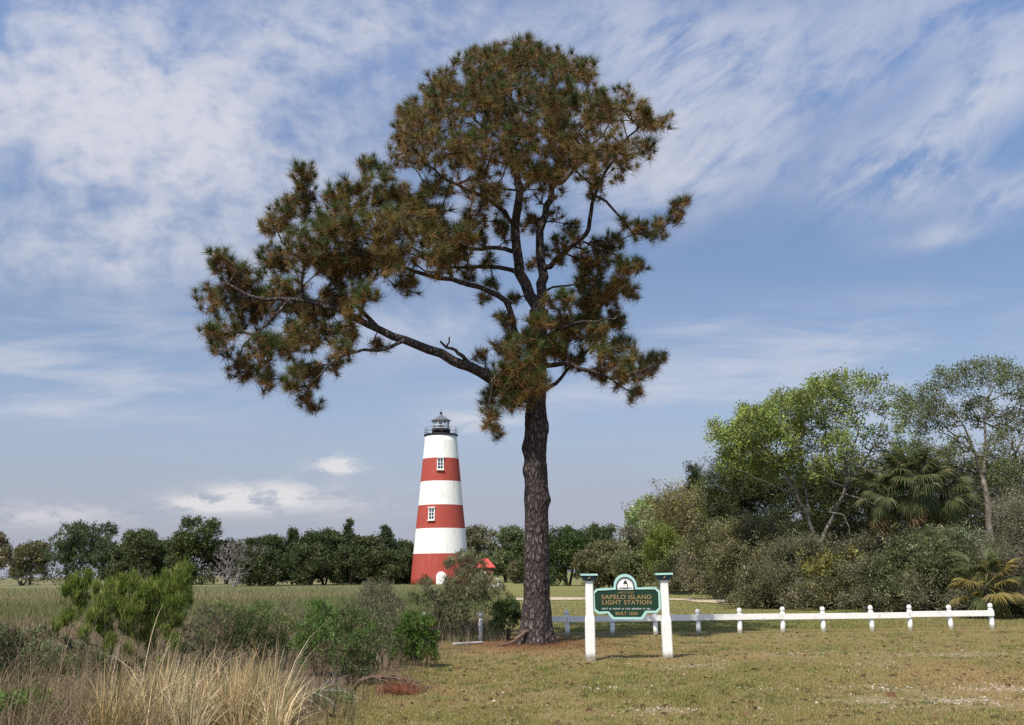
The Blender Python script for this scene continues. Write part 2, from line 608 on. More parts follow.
def add_box(bm, c, s, bevel=0.0, rot=None, mi=0, taper=None):
    r = bmesh.ops.create_cube(bm, size=1.0)
    vs_ = r['verts']
    for v_ in vs_:
        v_.co = Vector((v_.co.x * s[0], v_.co.y * s[1], v_.co.z * s[2]))
        if taper and v_.co.z > 0:
            v_.co.x *= taper
            v_.co.y *= taper
    if bevel:
        es = list({e for v_ in vs_ for e in v_.link_edges})
        b = bmesh.ops.bevel(bm, geom=es, offset=bevel, segments=2, affect='EDGES', profile=0.6)
        vs_ = list({v_ for f in b['faces'] for v_ in f.verts} | {v_ for v_ in vs_ if v_.is_valid})
    for v_ in vs_:
        if rot is not None:
            v_.co = rot @ v_.co
        v_.co += Vector(c)
    for f in {f for v_ in vs_ for f in v_.link_faces}:
        f.material_index = mi
    return vs_


def add_lathe(bm, prof, n=32, c=(0, 0, 0), mi=0, closed=True, arc=None, mis=None):
    rings = []
    for (r, z) in prof:
        rings.append([bm.verts.new((c[0] + r * math.cos(2 * math.pi * k / n), c[1] + r * math.sin(2 * math.pi * k / n), c[2] + z)) for k in range(n)])
    for i in range(len(rings) - 1):
        for k in range(n):
            f = bm.faces.new((rings[i][k], rings[i][(k + 1) % n], rings[i + 1][(k + 1) % n], rings[i + 1][k]))
            f.material_index = mis[i] if mis else mi
            f.smooth = True
    if closed:
        f = bm.faces.new(rings[0][::-1]); f.material_index = mis[0] if mis else mi
        f = bm.faces.new(rings[-1]); f.material_index = mis[-1] if mis else mi


def add_bar(bm, a, b, r, n=8, mi=0, r2=None):
    a, b = Vector(a), Vector(b)
    d = (b - a).normalized()
    s = d.orthogonal().normalized()
    t = d.cross(s)
    r2 = r if r2 is None else r2
    A = [bm.verts.new(a + (s * math.cos(2 * math.pi * k / n) + t * math.sin(2 * math.pi * k / n)) * r) for k in range(n)]
    B = [bm.verts.new(b + (s * math.cos(2 * math.pi * k / n) + t * math.sin(2 * math.pi * k / n)) * r2) for k in range(n)]
    for k in range(n):
        f = bm.faces.new((A[k], A[(k + 1) % n], B[(k + 1) % n], B[k]))
        f.material_index = mi
        f.smooth = True
    bm.faces.new(A[::-1]).material_index = mi
    bm.faces.new(B).material_index = mi


def add_prism(bm, pts, y0, y1, mi=0):
    """polygon given in (x, z) extruded from y0 to y1"""
    A = [bm.verts.new((p[0], y0, p[1])) for p in pts]
    B = [bm.verts.new((p[0], y1, p[1])) for p in pts]
    n = len(pts)
    bm.faces.new(A).material_index = mi
    bm.faces.new(B[::-1]).material_index = mi
    for k in range(n):
        bm.faces.new((A[k], B[k], B[(k + 1) % n], A[(k + 1) % n])).material_index = mi


def ring_prism(bm, outer, inner, y0, y1, mi=0):
    """frame between two outlines with equal point count"""
    n = len(outer)
    V = [[bm.verts.new((p[0], y, p[1])) for p in o] for o in (outer, inner) for y in (y0, y1)]
    O0, O1, I0, I1 = V
    for k in range(n):
        j = (k + 1) % n
        for q in ((O0[k], O0[j], I0[j], I0[k]), (O1[k], I1[k], I1[j], O1[j]), (O0[k], O1[k], O1[j], O0[j]), (I0[k], I0[j], I1[j], I1[k])):
            bm.faces.new(q).material_index = mi


def unit(v):
    return v / np.maximum(np.linalg.norm(v, axis=-1, keepdims=True), 1e-9)


_lat = np.random.default_rng(77).random((64, 64))


def vnoise(x, y, s):
    """smooth lattice noise in 2-D, 0..1"""
    x = np.asarray(x) * s + 100.3
    y = np.asarray(y) * s + 57.7
    xi, yi = np.floor(x).astype(int), np.floor(y).astype(int)
    fx, fy = x - xi, y - yi
    fx, fy = fx * fx * (3 - 2 * fx), fy * fy * (3 - 2 * fy)
    g = lambda a, b: _lat[a % 64, b % 64]
    return (g(xi, yi) * (1 - fx) + g(xi + 1, yi) * fx) * (1 - fy) + (g(xi, yi + 1) * (1 - fx) + g(xi + 1, yi + 1) * fx) * fy


# ------------------------------------------------------------------ plants: branch graph, tubes, leaves
class Plant:
    def __init__(self, seed):
        self.rng = np.random.default_rng(seed)
        self.P = np.zeros((60000, 3))
        self.L = np.zeros(60000)          # length of the way from the root
        self.par = []
        self.minr = []
        self.part = []
        self.n = 0
        self.tips = []

    def add(self, p, parent, minr=0.0, part=0):
        i = self.n
        self.P[i] = p
        self.par.append(parent)
        self.minr.append(minr)
        self.part.append(part if part is not None else self.part[parent])
        self.L[i] = 0 if parent < 0 else self.L[parent] + np.linalg.norm(self.P[i] - self.P[parent])
        self.n += 1
        return i

    def poly(self, pts, r0, r1, parent=-1, part=0, step=0.3, wob=0.0):
        """a limb along pts, smoothed; returns node ids"""
        pts = [np.asarray(p, float) for p in pts]
        Q = [pts[0]] + pts + [pts[-1]]
        out = []
        for i in range(1, len(Q) - 2):
            p0, p1, p2, p3 = Q[i - 1], Q[i], Q[i + 1], Q[i + 2]
            k = max(2, int(np.linalg.norm(p2 - p1) / step))
            for t in np.linspace(0, 1, k, endpoint=False):
                out.append(0.5 * ((2 * p1) + (-p0 + p2) * t + (2 * p0 - 5 * p1 + 4 * p2 - p3) * t ** 2 + (-p0 + 3 * p1 - 3 * p2 + p3) * t ** 3))
        out.append(pts[-1])
        ids = []
        n = len(out)
        for i, p in enumerate(out):
            if wob and 0 < i:
                p = p + self.rng.normal(0, wob, 3)
            f = i / max(1, n - 1)
            parent = self.add(p, parent, r0 + (r1 - r0) * f, part)
            ids.append(parent)
        return ids

    def near(self, p):
        return int(np.argmin(((self.P[:self.n] - np.asarray(p)) ** 2).sum(1)))

    def grow(self, tips, seg=0.35, wob=0.06, lw=0.12, arch=0.10, no_below=0.0):
        tips = np.asarray(tips)
        c = self.P[:self.n]
        d0 = np.array([((c - t) ** 2).sum(1).min() for t in tips])
        for i in np.argsort(d0):
            t = tips[i]
            dv = self.P[:self.n] - t
            d = np.sqrt((dv ** 2).sum(1)) + lw * self.L[:self.n]
            d = d + no_below * np.maximum(dv[:, 2], 0)        # do not hang from nodes above
            j = int(np.argmin(d))
            a = self.P[j].copy()
            dist = np.linalg.norm(t - a)
            k = max(1, int(dist / seg))
            pa = j
            bow = self.rng.normal(0, arch * dist, 3)
            bow[2] = -abs(bow[2]) * 0.8
            for q in range(1, k + 1):
                f = q / k
                p = a + (t - a) * f + bow * (4 * f * (1 - f)) * 0.5
                if q < k:
                    p = p + self.rng.normal(0, wob, 3) * min(1, dist)
                pa = self.add(p, pa, 0.0, None)
            self.tips.append(pa)

    def radii(self, tip_r=0.006, p=2.3, skel_min=True):
        n = self.n
        acc = np.zeros(n)
        par = np.array(self.par)
        has = np.zeros(n, bool)
        has[par[par >= 0]] = True
        acc[~has] = tip_r ** p
        for i in range(n - 1, -1, -1):
            if par[i] >= 0:
                acc[par[i]] += acc[i]
        r = acc ** (1 / p)
        mr = np.array(self.minr)
        r = np.where(mr > 0, mr, r)
        for i in range(n):
            if par[i] >= 0 and mr[i] == 0:
                r[i] = min(r[i], r[par[i]] * 0.92)
        r = np.maximum(r, tip_r * 0.7)
        self.R = r
        return r

    def tipdirs(self):
        par = np.array(self.par)
        t = np.array(self.tips)
        return unit(self.P[t] - self.P[par[t]])

    def tubes(self, sides=(4, 7), thick=0.05, keep=None, rmin=0.0):
        """list of (part -> verts, quads) built chain by chain"""
        n = self.n
        par = self.par
        kids = [[] for _ in range(n)]
        roots = []
        for i in range(n):
            if par[i] >= 0:
                kids[par[i]].append(i)
            else:
                roots.append(i)
        res = {}
        stack = [(r, None) for r in roots]
        while stack:
            s, frm = stack.pop()
            chain = [] if frm is None else [frm]
            cur = s
            while True:
                chain.append(cur)
                ks = kids[cur]
                if not ks:
                    break
                same = [k for k in ks if self.part[k] == self.part[s]]
                if not same:
                    for k in ks:
                        stack.append((k, cur))
                    break
                best = max(same, key=lambda k: self.R[k])
                for k in ks:
                    if k != best:
                        stack.append((k, cur))
                cur = best
            if len(chain) < 2:
                continue
            Pc = self.P[chain]
            Rc = self.R[chain].copy()
            if frm is not None:
                Rc[0] = min(Rc[0], Rc[1] * 1.25)
            if Rc.max() < rmin:
                continue
            k = sides[1] if Rc.max() > thick else sides[0]
            Tn = np.gradient(Pc, axis=0)
            Tn = unit(Tn)
            ref = np.array([0.31, 0.87, 0.23])
            A = unit(np.cross(Tn, ref))
            B = np.cross(Tn, A)
            th = np.arange(k) / k * 2 * np.pi
            ring = (A[:, None, :] * np.cos(th)[None, :, None] + B[:, None, :] * np.sin(th)[None, :, None]) * Rc[:, None, None] + Pc[:, None, :]
            m = len(chain)
            ids = np.arange(m * k).reshape(m, k)
            q = np.stack([ids[:-1], np.roll(ids[:-1], -1, 1), np.roll(ids[1:], -1, 1), ids[1:]], -1).reshape(-1, 4)
            e = res.setdefault(self.part[s], [[], [], 0])
            e[0].append(ring.reshape(-1, 3))
            e[1].append(q + e[2])
            e[2] += m * k
        return {p: (np.concatenate(e[0]), np.concatenate(e[1])) for p, e in res.items()}


def leaf_quads(rng, pos, dirs, ln, wd, spread, n, up=0.3, along=0.5, col=None, col2=None, p2=0.2, lv=0.18, tv=0.22, flat=0.0, droop=0.0):
    """n leaves round each position; returns V, quads, colours"""
    m = len(pos)
    N = m * n
    ti = np.repeat(np.arange(m), n)
    c = pos[ti] + rng.normal(0, 1, (N, 3)) * spread
    d = dirs[ti] * along + unit(rng.normal(0, 1, (N, 3))) * 0.9
    d[:, 2] += up
    d = unit(d)
    s = rng.normal(0, 1, (N, 3))
    if flat:
        s[:, 2] *= (1 - flat)
    s = unit(np.cross(d, s))
    l = ln * np.exp(rng.normal(0, 0.25, N))[:, None]
    w = wd * np.exp(rng.normal(0, 0.2, N))[:, None]
    nrm = np.cross(d, s)
    V = np.stack([c, c + d * l * 0.45 + s * w * 0.5 + nrm * w * 0.12, c + d * l + np.array([0, 0, -1.0]) * droop * l, c + d * l * 0.45 - s * w * 0.5 + nrm * w * 0.12], 1).reshape(-1, 3)
    Q = np.arange(N * 4).reshape(-1, 4)
    tb = np.exp(rng.normal(0, tv, m))
    base = np.tile(np.asarray(col, float), (m, 1))
    if col2 is not None:
        sel = np.clip(rng.random(m) * 1.0, 0, 1) < p2
        base[sel] = np.asarray(col2)
    f = tb[ti] * np.exp(rng.normal(0, lv, N))
    C = base[ti] * f[:, None]
    if col2 is not None:
        k = (rng.random(N) * 0.5)[:, None] * p2
        C = C * (1 - k) + np.asarray(col2) * k
    return V, Q, np.repeat(np.clip(C, 0.004, 0.8), 4, 0)


def needle_tufts(rng, pos, dirs, ln, wd, n, C, open_=0.75, spread=0.02, back=0.0):
    """thin triangles fanning out of each shoot end"""
    m = len(pos)
    N = m * n
    ti = np.repeat(np.arange(m), n)
    d = dirs[ti] + unit(rng.normal(0, 1, (N, 3))) * open_
    d = unit(d)
    t = rng.random(N)[:, None]
    c = pos[ti] - dirs[ti] * t * back + rng.normal(0, spread, (N, 3))
    s = unit(np.cross(d, rng.normal(0, 1, (N, 3))))
    l = (ln * np.exp(rng.normal(0, 0.22, m)))[ti][:, None] * (0.7 + 0.5 * rng.random(N))[:, None]
    sag = np.array([0, 0, -1.0]) * l * 0.10
    V = np.stack([c + s * wd * 0.5, c - s * wd * 0.5, c + d * l + sag], 1).reshape(-1, 3)
    Q = np.arange(N * 3).reshape(-1, 3)
    f = np.exp(rng.normal(0, 0.2, N))
    return V, Q, np.repeat(C[ti] * f[:, None], 3, 0), t


def blob_tips(rng, blobs, per, shell=0.45, zmin=None, upper=0.25):
    """tips inside ellipsoids (cx,cy,cz,rx,ry,rz): mostly in the outer part"""
    T, Dv = [], []
    for b in blobs:
        c, r = np.array(b[:3]), np.array(b[3:6])
        k = max(1, int(round(per * (b[6] if len(b) > 6 else 1.0))))
        d = unit(rng.normal(0, 1, (k, 3)))
        d[:, 2] += upper
        d = unit(d)
        q = shell + (1 - shell) * rng.random((k, 1)) ** 0.7
        T.append(c + d * r * q)
        Dv.append(d)
    T, Dv = np.concatenate(T), np.concatenate(Dv)
    if zmin is not None:
        T[:, 2] = np.maximum(T[:, 2], zmin + 0.1 * rng.random(len(T)))
    return T, Dv


def finish(name, label, cat, base, plant, bark, V, Q, C, leafmat='leaf', group=None, tri=False, tip_r=0.006,
           rmin=0.0, sides=(3, 6), thick=0.05, wood='trunk', leafname='crown', partnames=None):
    """makes the thing: an Empty at the base, its wood and its foliage"""
    root = thing(name, label, cat, base, 0.0, group)
    b = np.array(base)
    for part, (wv, wq) in plant.tubes(sides, thick, rmin=rmin).items():
        nm = wood if not partnames else partnames.get(part, wood)
        link(nm, mesh_np(nm, wv - b, wq, None, (bark,), None, None, True), root)
    if V is not None:
        me = mesh_np(leafname, V - b, None if tri else Q, Q if tri else None, (leafmat,), None, C)
        link(leafname, me, root)
    return root


# ------------------------------------------------------------------ ground
def gz(x, y):
    """gentle unevenness of the lawn, with a low rise under the right-hand sign post"""
    z = (vnoise(x, y, 0.21) - 0.5) * 0.05 * np.exp(-((x / 45) ** 2 + ((y - 20) / 60) ** 2))
    z = z * (1 - np.exp(-((x - 2.0) / 1.6) ** 2 - ((y - 17.9) / 1.2) ** 2))
    return z + 0.075 * np.exp(-((x - 3.6) / 1.0) ** 2 - ((y - 18.0) / 1.6) ** 2)


def build_ground():
    S = 6000.0
    xs = np.unique(np.concatenate([np.linspace(-S, S, 13), np.linspace(-60, 60, 241)]))
    ys = np.unique(np.concatenate([np.linspace(-S, S, 13), np.linspace(-20, 100, 241)]))
    X, Y = np.meshgrid(xs, ys)
    Z = gz(X, Y)
    V = np.stack([X, Y, Z], -1).reshape(-1, 3)
    nx, ny = len(xs), len(ys)
    i = np.arange(nx * ny).reshape(ny, nx)
    Q = np.stack([i[:-1, :-1], i[:-1, 1:], i[1:, 1:], i[1:, :-1]], -1).reshape(-1, 4)
    struct('ground', mesh_np('ground', V, Q, None, ('ground_soil',), None, None, True))


build_ground()


def build_path():
    """sandy track across the far lawn, ragged edges"""
    rng = np.random.default_rng(5)
    px = np.linspace(470, 830, 73)
    V = []
    for i, x in enumerate(px):
        t = i / 72
        yc = 600.5 - 1.0 * math.sin(t * 5) + (0.6 if x > 690 else -0.4)
        hw = 0.5 + 2.4 * math.exp(-((x - 735) / 40) ** 2) + 0.8 * math.exp(-((x - 560) / 40) ** 2) + rng.uniform(-0.2, 0.2)
        hw *= min(1, t * 9, (1 - t) * 6) + 0.02
        for s in (-1, 1):
            g = ground(x, yc + s * hw)
            V.append((g.x, g.y, 0.035))
    n = len(px)
    Q = [(2 * i, 2 * i + 2, 2 * i + 3, 2 * i + 1) for i in range(n - 1)]
    me = mesh_np('sand_path', V, [q[::-1] for q in Q], None, ('pale_sand',))
    struct('sand_path', me)


build_path()

# ------------------------------------------------------------------ lighthouse
LH_Y = 150.0
LHP = LH_Y / FPX * 1.0


def lz(y):
    return at(440.5, y, LH_Y).z


def build_lighthouse():
    base = at(440.3, 583, LH_Y)
    base.z = 0.0
    root = thing('lighthouse', 'round tapering lighthouse tower with red and white bands and a black lantern top', 'lighthouse', base)
    m = LH_Y / (FPX * math.cos(0)) * 1.0
    # band heights and radii from the outline
    lev = [(583.8, 29.3), (553.8, 26.6), (528.9, 24.4), (505.7, 22.1), (482.2, 20.1), (459.3, 18.0), (436.6, 15.9)]
    prof = [(r * m, max(0.0, lz(y))) for (y, r) in lev]
    prof[0] = (prof[0][0], -0.2)
    full, mis = [], []
    for i in range(6):
        a, b = prof[i], prof[i + 1]
        for k in range(4):
            full.append((a[0] + (b[0] - a[0]) * k / 4, a[1] + (b[1] - a[1]) * k / 4))
            mis.append(0 if i % 2 == 0 else 1)
    full.append(prof[-1])
    bm = bmesh.new()
    add_lathe(bm, full, 72, mis=mis)
    link('tower', bm_mesh('tower', bm, ('tower_red', 'tower_white')), root)

    def rad_at(z):
        for a, b in zip(prof[:-1], prof[1:]):
            if z <= b[1]:
                return a[0] + (b[0] - a[0]) * (z - a[1]) / (b[1] - a[1])
        return prof[-1][0]
    zt = prof[-1][1]
    rt = prof[-1][0]
    bm = bmesh.new()
    add_lathe(bm, [(rt - 0.02, zt), (rt + 0.12, zt + 0.06), (rt + 0.18, zt + 0.14), (rt + 0.18, zt + 0.27), (1.0, zt + 0.28)], 48)
    link('gallery_deck', bm_mesh('gallery_deck', bm, ('black_paint',)), root)
    zd = zt + 0.28
    # railing
    bm = bmesh.new()
    rr = rt + 0.08
    for k in range(12):
        a = 2 * math.pi * (k + 0.25) / 12
        p = (rr * math.cos(a), rr * math.sin(a))
        add_bar(bm, (p[0], p[1], zd - 0.02), (p[0], p[1], zd + 0.98), 0.035, 6)
    for h in (0.5, 0.98):
        for k in range(36):
            a, b = 2 * math.pi * k / 36, 2 * math.pi * (k + 1) / 36
            add_bar(bm, (rr * math.cos(a), rr * math.sin(a), zd + h), (rr * math.cos(b), rr * math.sin(b), zd + h), 0.028, 5)
    link('railing', bm_mesh('railing', bm, ('grey_metal',)), root)
    # watch room drum
    dr = 1.36
    zl = lz(429.0)
    bm = bmesh.new()
    add_lathe(bm, [(dr, zd - 0.02), (dr, zl - 0.1), (dr + 0.06, zl - 0.08), (dr + 0.06, zl)], 40)
    link('watch_room', bm_mesh('watch_room', bm, ('black_paint',)), root)
    # lantern glass with white mullions
    zg = lz(421.0)
    rg = 1.2
    lg = bmesh.new()
    add_lathe(lg, [(rg, zl + 0.01), (rg, zg)], 10, closed=False)
    for f in lg.faces:
        f.smooth = False
    lant = link('lantern_room', bm_mesh('lantern_room', lg, ('lantern_glass',)), root)
    bm = bmesh.new()
    for k in range(10):
        a = 2 * math.pi * k / 10
        add_bar(bm, ((rg + .02) * math.cos(a), (rg + .02) * math.sin(a), zl), ((rg + .02) * math.cos(a), (rg + .02) * math.sin(a), zg), 0.045, 6)
    for h in (zl + 0.04, zl + 0.42 * (zg - zl), zg - 0.06):
        for k in range(10):
            a, b = 2 * math.pi * k / 10, 2 * math.pi * (k + 1) / 10
            add_bar(bm, ((rg + .02) * math.cos(a), (rg + .02) * math.sin(a), h), ((rg + .02) * math.cos(b), (rg + .02) * math.sin(b), h), 0.04, 6)
    link('lantern_frame', bm_mesh('lantern_frame', bm, ('white_paint',)), lant)
    bm = bmesh.new()
    add_lathe(bm, [(0.16, zl), (0.16, zl + 0.35), (0.34, zl + 0.42), (0.40, zl + 0.62), (0.34, zl + 0.85), (0.12, zl + 0.95)], 20)
    link('lens', bm_mesh('lens', bm, ('grey_metal',)), lant)
    # conical roof with ball
    zr = lz(414.6)
    bm = bmesh.new()
    add_lathe(bm, [(1.0, zg - 0.02), (1.46, zg - 0.04), (1.48, zg + 0.05), (0.92, zg + 0.42), (0.42, zg + 0.72), (0.16, zr), (0.02, zr + 0.02)], 20)
    for f in bm.faces:
        f.smooth = False
    rf = link('lantern_roof', bm_mesh('lantern_roof', bm, ('grey_metal',)), root)
    bm = bmesh.new()
    zb = zr + 0.22
    add_lathe(bm, [(0.1, zr - 0.05)] + [(0.21 * math.cos(t), zb + 0.21 * math.sin(t)) for t in np.linspace(-1.2, 1.3, 8)] + [(0.035, zb + 0.24), (0.03, zb + 0.5), (0.01, zb + 0.52)], 16)
    link('finial', bm_mesh('finial', bm, ('black_paint',)), rf)
    # sash windows
    for (yt, yb, off) in ((459.6, 472.2, 0.9), (508.8, 521.8, -7.0)):
        z1, z0 = lz(yt), lz(yb)
        zc = (z0 + z1) / 2
        R = rad_at(zc)
        a = math.asin(off * m / R)
        w, h = 1.0, (z1 - z0) * 0.93
        tilt = math.atan((rad_at(z0) - rad_at(z1)) / (z1 - z0))
        wroot = bmesh.new()
        fw = 0.14
        outer = [(-w / 2, -h / 2), (w / 2, -h / 2), (w / 2, h / 2), (-w / 2, h / 2)]
        inner = [(-w / 2 + fw, -h / 2 + fw), (w / 2 - fw, -h / 2 + fw), (w / 2 - fw, h / 2 - fw), (-w / 2 + fw, h / 2 - fw)]
        ring_prism(wroot, outer, inner, -0.12, 0.25)
        add_box(wroot, (0, -0.13, h / 2 + 0.06), (w + 0.16, 0.30, 0.12))
        add_box(wroot, (0, -0.14, -h / 2 - 0.05), (w + 0.14, 0.34, 0.10))
        add_box(wroot, (0, -0.08, 0), (0.07, 0.07, h - 0.2))
        for q in (-1, 1):
            add_box(wroot, (0, -0.081, q * (h - 2 * fw) / 6), (w - 0.2, 0.066, 0.07))
        win = link('window', bm_mesh('window', wroot, ('white_paint',)), root)
        win.location = (R * math.sin(a), -R * math.cos(a), zc)
        win.rotation_euler = (-tilt, 0, a)
        bm = bmesh.new()
        add_box(bm, (0, -0.055, 0), (w - 0.2, 0.03, h - 0.2))
        link('pane', bm_mesh('pane', bm, ('dark_glass',)), win)
    # white arched door at the foot
    a = math.asin(3.0 / 29.0)
    R = rad_at(0.2)
    w, h = 1.45, 1.8
    arch = [(-w / 2, 0), (w / 2, 0), (w / 2, h - w / 2)] + [(w / 2 * math.cos(t), h - w / 2 + w / 2 * math.sin(t)) for t in np.linspace(0.2, math.pi - 0.2, 9)] + [(-w / 2, h - w / 2)]
    bm = bmesh.new()
    add_prism(bm, arch, -0.10, 0.3)
    for q in (-1, 1):
        add_box(bm, (q * 0.26, -0.115, 0.62), (0.34, 0.05, 0.85), 0.01)
        add_box(bm, (q * 0.26, -0.115, 1.42), (0.34, 0.05, 0.5), 0.01)
    dr_ = link('door', bm_mesh('door', bm, ('white_paint',)), root)
    dr_.location = (R * math.sin(a), -R * math.cos(a) - 0.16, 0.05)
    dr_.rotation_euler = (-0.09, 0, a)
    bm = bmesh.new()
    add_box(bm, (0.42, -0.16, 1.0), (0.06, 0.09, 0.16), 0.01)
    link('handle', bm_mesh('handle', bm, ('black_paint',)), dr_)
    return root


build_lighthouse()


def build_oil_house():
    D = 154.0
    x0 = (462 - 512) / FPX * D
    x1 = (493.6 - 512) / FPX * D
    cx, w = (x0 + x1) / 2, (x1 - x0)
    root = thing('oil_house', 'small brick outbuilding with a bright red metal roof beside the lighthouse foot', 'building', (cx, D, 0))
    dp = 3.6
    he = at(480, 567.8, D).z
    hr = at(480, 558.6, D).z
    bm = bmesh.new()
    hw, hd = w / 2 - 0.35, dp / 2 - 0.3
    outer = [(-hw, -hd), (hw, -hd), (hw, hd), (-hw, hd)]
    add_box(bm, (0, 0, he / 2), (2 * hw, 2 * hd, he))
    wall = link('wall', bm_mesh('wall', bm, ('brick_wall',)), root)
    # hipped roof with thickness
    bm = bmesh.new()
    e = [(-w / 2, -dp / 2, he), (w / 2, -dp / 2, he), (w / 2, dp / 2, he), (-w / 2, dp / 2, he)]
    t = 0.10
    lo = [bm.verts.new(p) for p in e]
    up = [bm.verts.new((p[0], p[1], p[2] + t)) for p in e]
    ra = bm.verts.new((-w / 2 + 1.1, 0, hr))
    rb = bm.verts.new((w / 2 - 1.15, 0, hr))
    bm.faces.new(lo[::-1])
    for k in range(4):
        bm.faces.new((lo[k], lo[(k + 1) % 4], up[(k + 1) % 4], up[k]))
    bm.faces.new((up[0], up[1], rb, ra))
    bm.faces.new((up[1], up[2], rb))
    bm.faces.new((up[2], up[3], ra, rb))
    bm.faces.new((up[3], up[0], ra))
    # standing seams
    for k in range(1, 11):
        x = -w / 2 + w * k / 11
        if abs(x) < w / 2 - 1.2:
            add_bar(bm, (x, -dp / 2 + 0.03, he + t + 0.01), (x, -0.03, hr + 0.01), 0.025, 5)
    roof = link('roof', bm_mesh('roof', bm, ('roof_red',)), root)
    bm = bmesh.new()
    cxp = (478.3 - 512) / FPX * D - cx
    add_box(bm, (cxp, 0.25, (hr + at(478, 555.6, D).z) / 2 - 0.1), (0.5, 0.5, at(478, 555.6, D).z - hr + 0.5))
    add_prism(bm, [(cxp - 0.36, at(478, 556.6, D).z), (cxp + 0.36, at(478, 556.6, D).z), (cxp, at(478, 554.8, D).z)], -0.1, 0.6)
    link('roof_vent', bm_mesh('roof_vent', bm, ('roof_red',)), roof)
    bm = bmesh.new()
    ring_prism(bm, [(-0.42, 0.8), (0.42, 0.8), (0.42, 1.75), (-0.42, 1.75)], [(-0.32, 0.9), (0.32, 0.9), (0.32, 1.65), (-0.32, 1.65)], -hd - 0.06, -hd + 0.05)
    add_box(bm, (0, -hd - 0.02, 1.27), (0.06, 0.05, 0.8))
    f = link('window', bm_mesh('window', bm, ('white_paint',)), root)
    f.location = (0.6, 0, 0)
    bm = bmesh.new()
    add_box(bm, (0, -hd + 0.0, 1.275), (0.66, 0.03, 0.77))
    link('pane', bm_mesh('pane', bm, ('dark_glass',)), f)


build_oil_house()


def build_cart():
    """low white utility cart half hidden by the tall shrub: bonnet, bed, tilted windscreen"""
    D = 98.0
    root = thing('utility_cart', 'small white open cart with tilted windscreen parked past the tall shrub', 'cart',
                 ((493 - 512) / FPX * D, D, 0), rad(8))
    bm = bmesh.new()
    prof = [(-0.72, 0.22), (0.70, 0.22), (0.74, 0.42), (0.70, 0.56), (0.30, 0.60), (0.18, 0.40), (-0.18, 0.40), (-0.22, 0.58), (-0.72, 0.60)]
    add_prism(bm, prof, -0.45, 0.45)
    body = link('body', bm_mesh('body', bm, ('white_paint',)), root)
    bm = bmesh.new()
    add_box(bm, (0.30, 0, 0.86), (0.50, 0.86, 0.045), 0.01, None)
    me = bm_mesh('windscreen', bm, ('white_paint',))
    w = link('windscreen', me, root)
    w.location = (0.0, 0.0, 0.08)
    me.transform(Matrix.Translation((0.3, 0, 0.86)) @ Matrix.Rotation(rad(38), 4, 'Y') @ Matrix.Translation((-0.3, 0, -0.86)))
    bm = bmesh.new()
    for sx in (0.12, 0.46):
        for sy in (-0.36, 0.36):
            add_bar(bm, (sx + 0.02, sy, 0.5), (sx, sy, 1.12 if sx < 0.3 else 0.82), 0.02, 6)
    for sy in (-0.36, 0.36):
        add_bar(bm, (0.14, sy, 0.52), (0.48, sy, 0.52), 0.02, 6)
    for sx in (0.14, 0.48):
        add_bar(bm, (sx, -0.37, 0.52), (sx, 0.37, 0.52), 0.022, 6)
    link('windscreen_frame', bm_mesh('windscreen_frame', bm, ('grey_metal',)), w).location = (0, 0, -0.08)
    bm = bmesh.new()
    add_box(bm, (-0.12, 0, 0.50), (0.40, 0.8, 0.12), 0.03)
    add_box(bm, (-0.30, 0, 0.74), (0.10, 0.8, 0.40), 0.03)
    link('seat', bm_mesh('seat', bm, ('seat_vinyl',)), root)
    wm = bmesh.new()
    prof = [(0.06, -0.07), (0.17, -0.08), (0.21, -0.05), (0.21, 0.05), (0.17, 0.08), (0.06, 0.07)]
    add_lathe(wm, prof, 24, closed=True)
    wme = bm_mesh('wheel', wm, ('rubber',))
    wme.transform(Matrix.Rotation(rad(90), 4, 'X'))
    hm = bmesh.new()
    add_lathe(hm, [(0.05, -0.085), (0.10, -0.08), (0.10, 0.08), (0.05, 0.085)], 16)
    hme = bm_mesh('hub', hm, ('grey_paint',))
    hme.transform(Matrix.Rotation(rad(90), 4, 'X'))
    for sx in (-0.48, 0.48):
        for sy in (-0.44, 0.44):
            o = link('wheel', wme, root, (sx, sy, 0.21))
            link('hub', hme, o)


build_cart()

# ------------------------------------------------------------------ fence
FA = ground(567.5, 635.2)
FB = ground(992.6, 629.6)


def post_mesh(name, h, r=0.062, lean=0.0):
    bm = bmesh.new()
    prof = [(r * 1.02, -0.15), (r, 0.0), (r, h - 0.14), (r * 0.80, h - 0.13), (r * 0.80, h - 0.115), (r * 1.02, h - 0.105),
            (r * 1.02, h - 0.06), (r * 0.86, h - 0.025), (r * 0.55, h - 0.006), (0.012, h)]
    add_lathe(bm, prof, 18)
    return bm_mesh(name, bm, ('post_paint',))


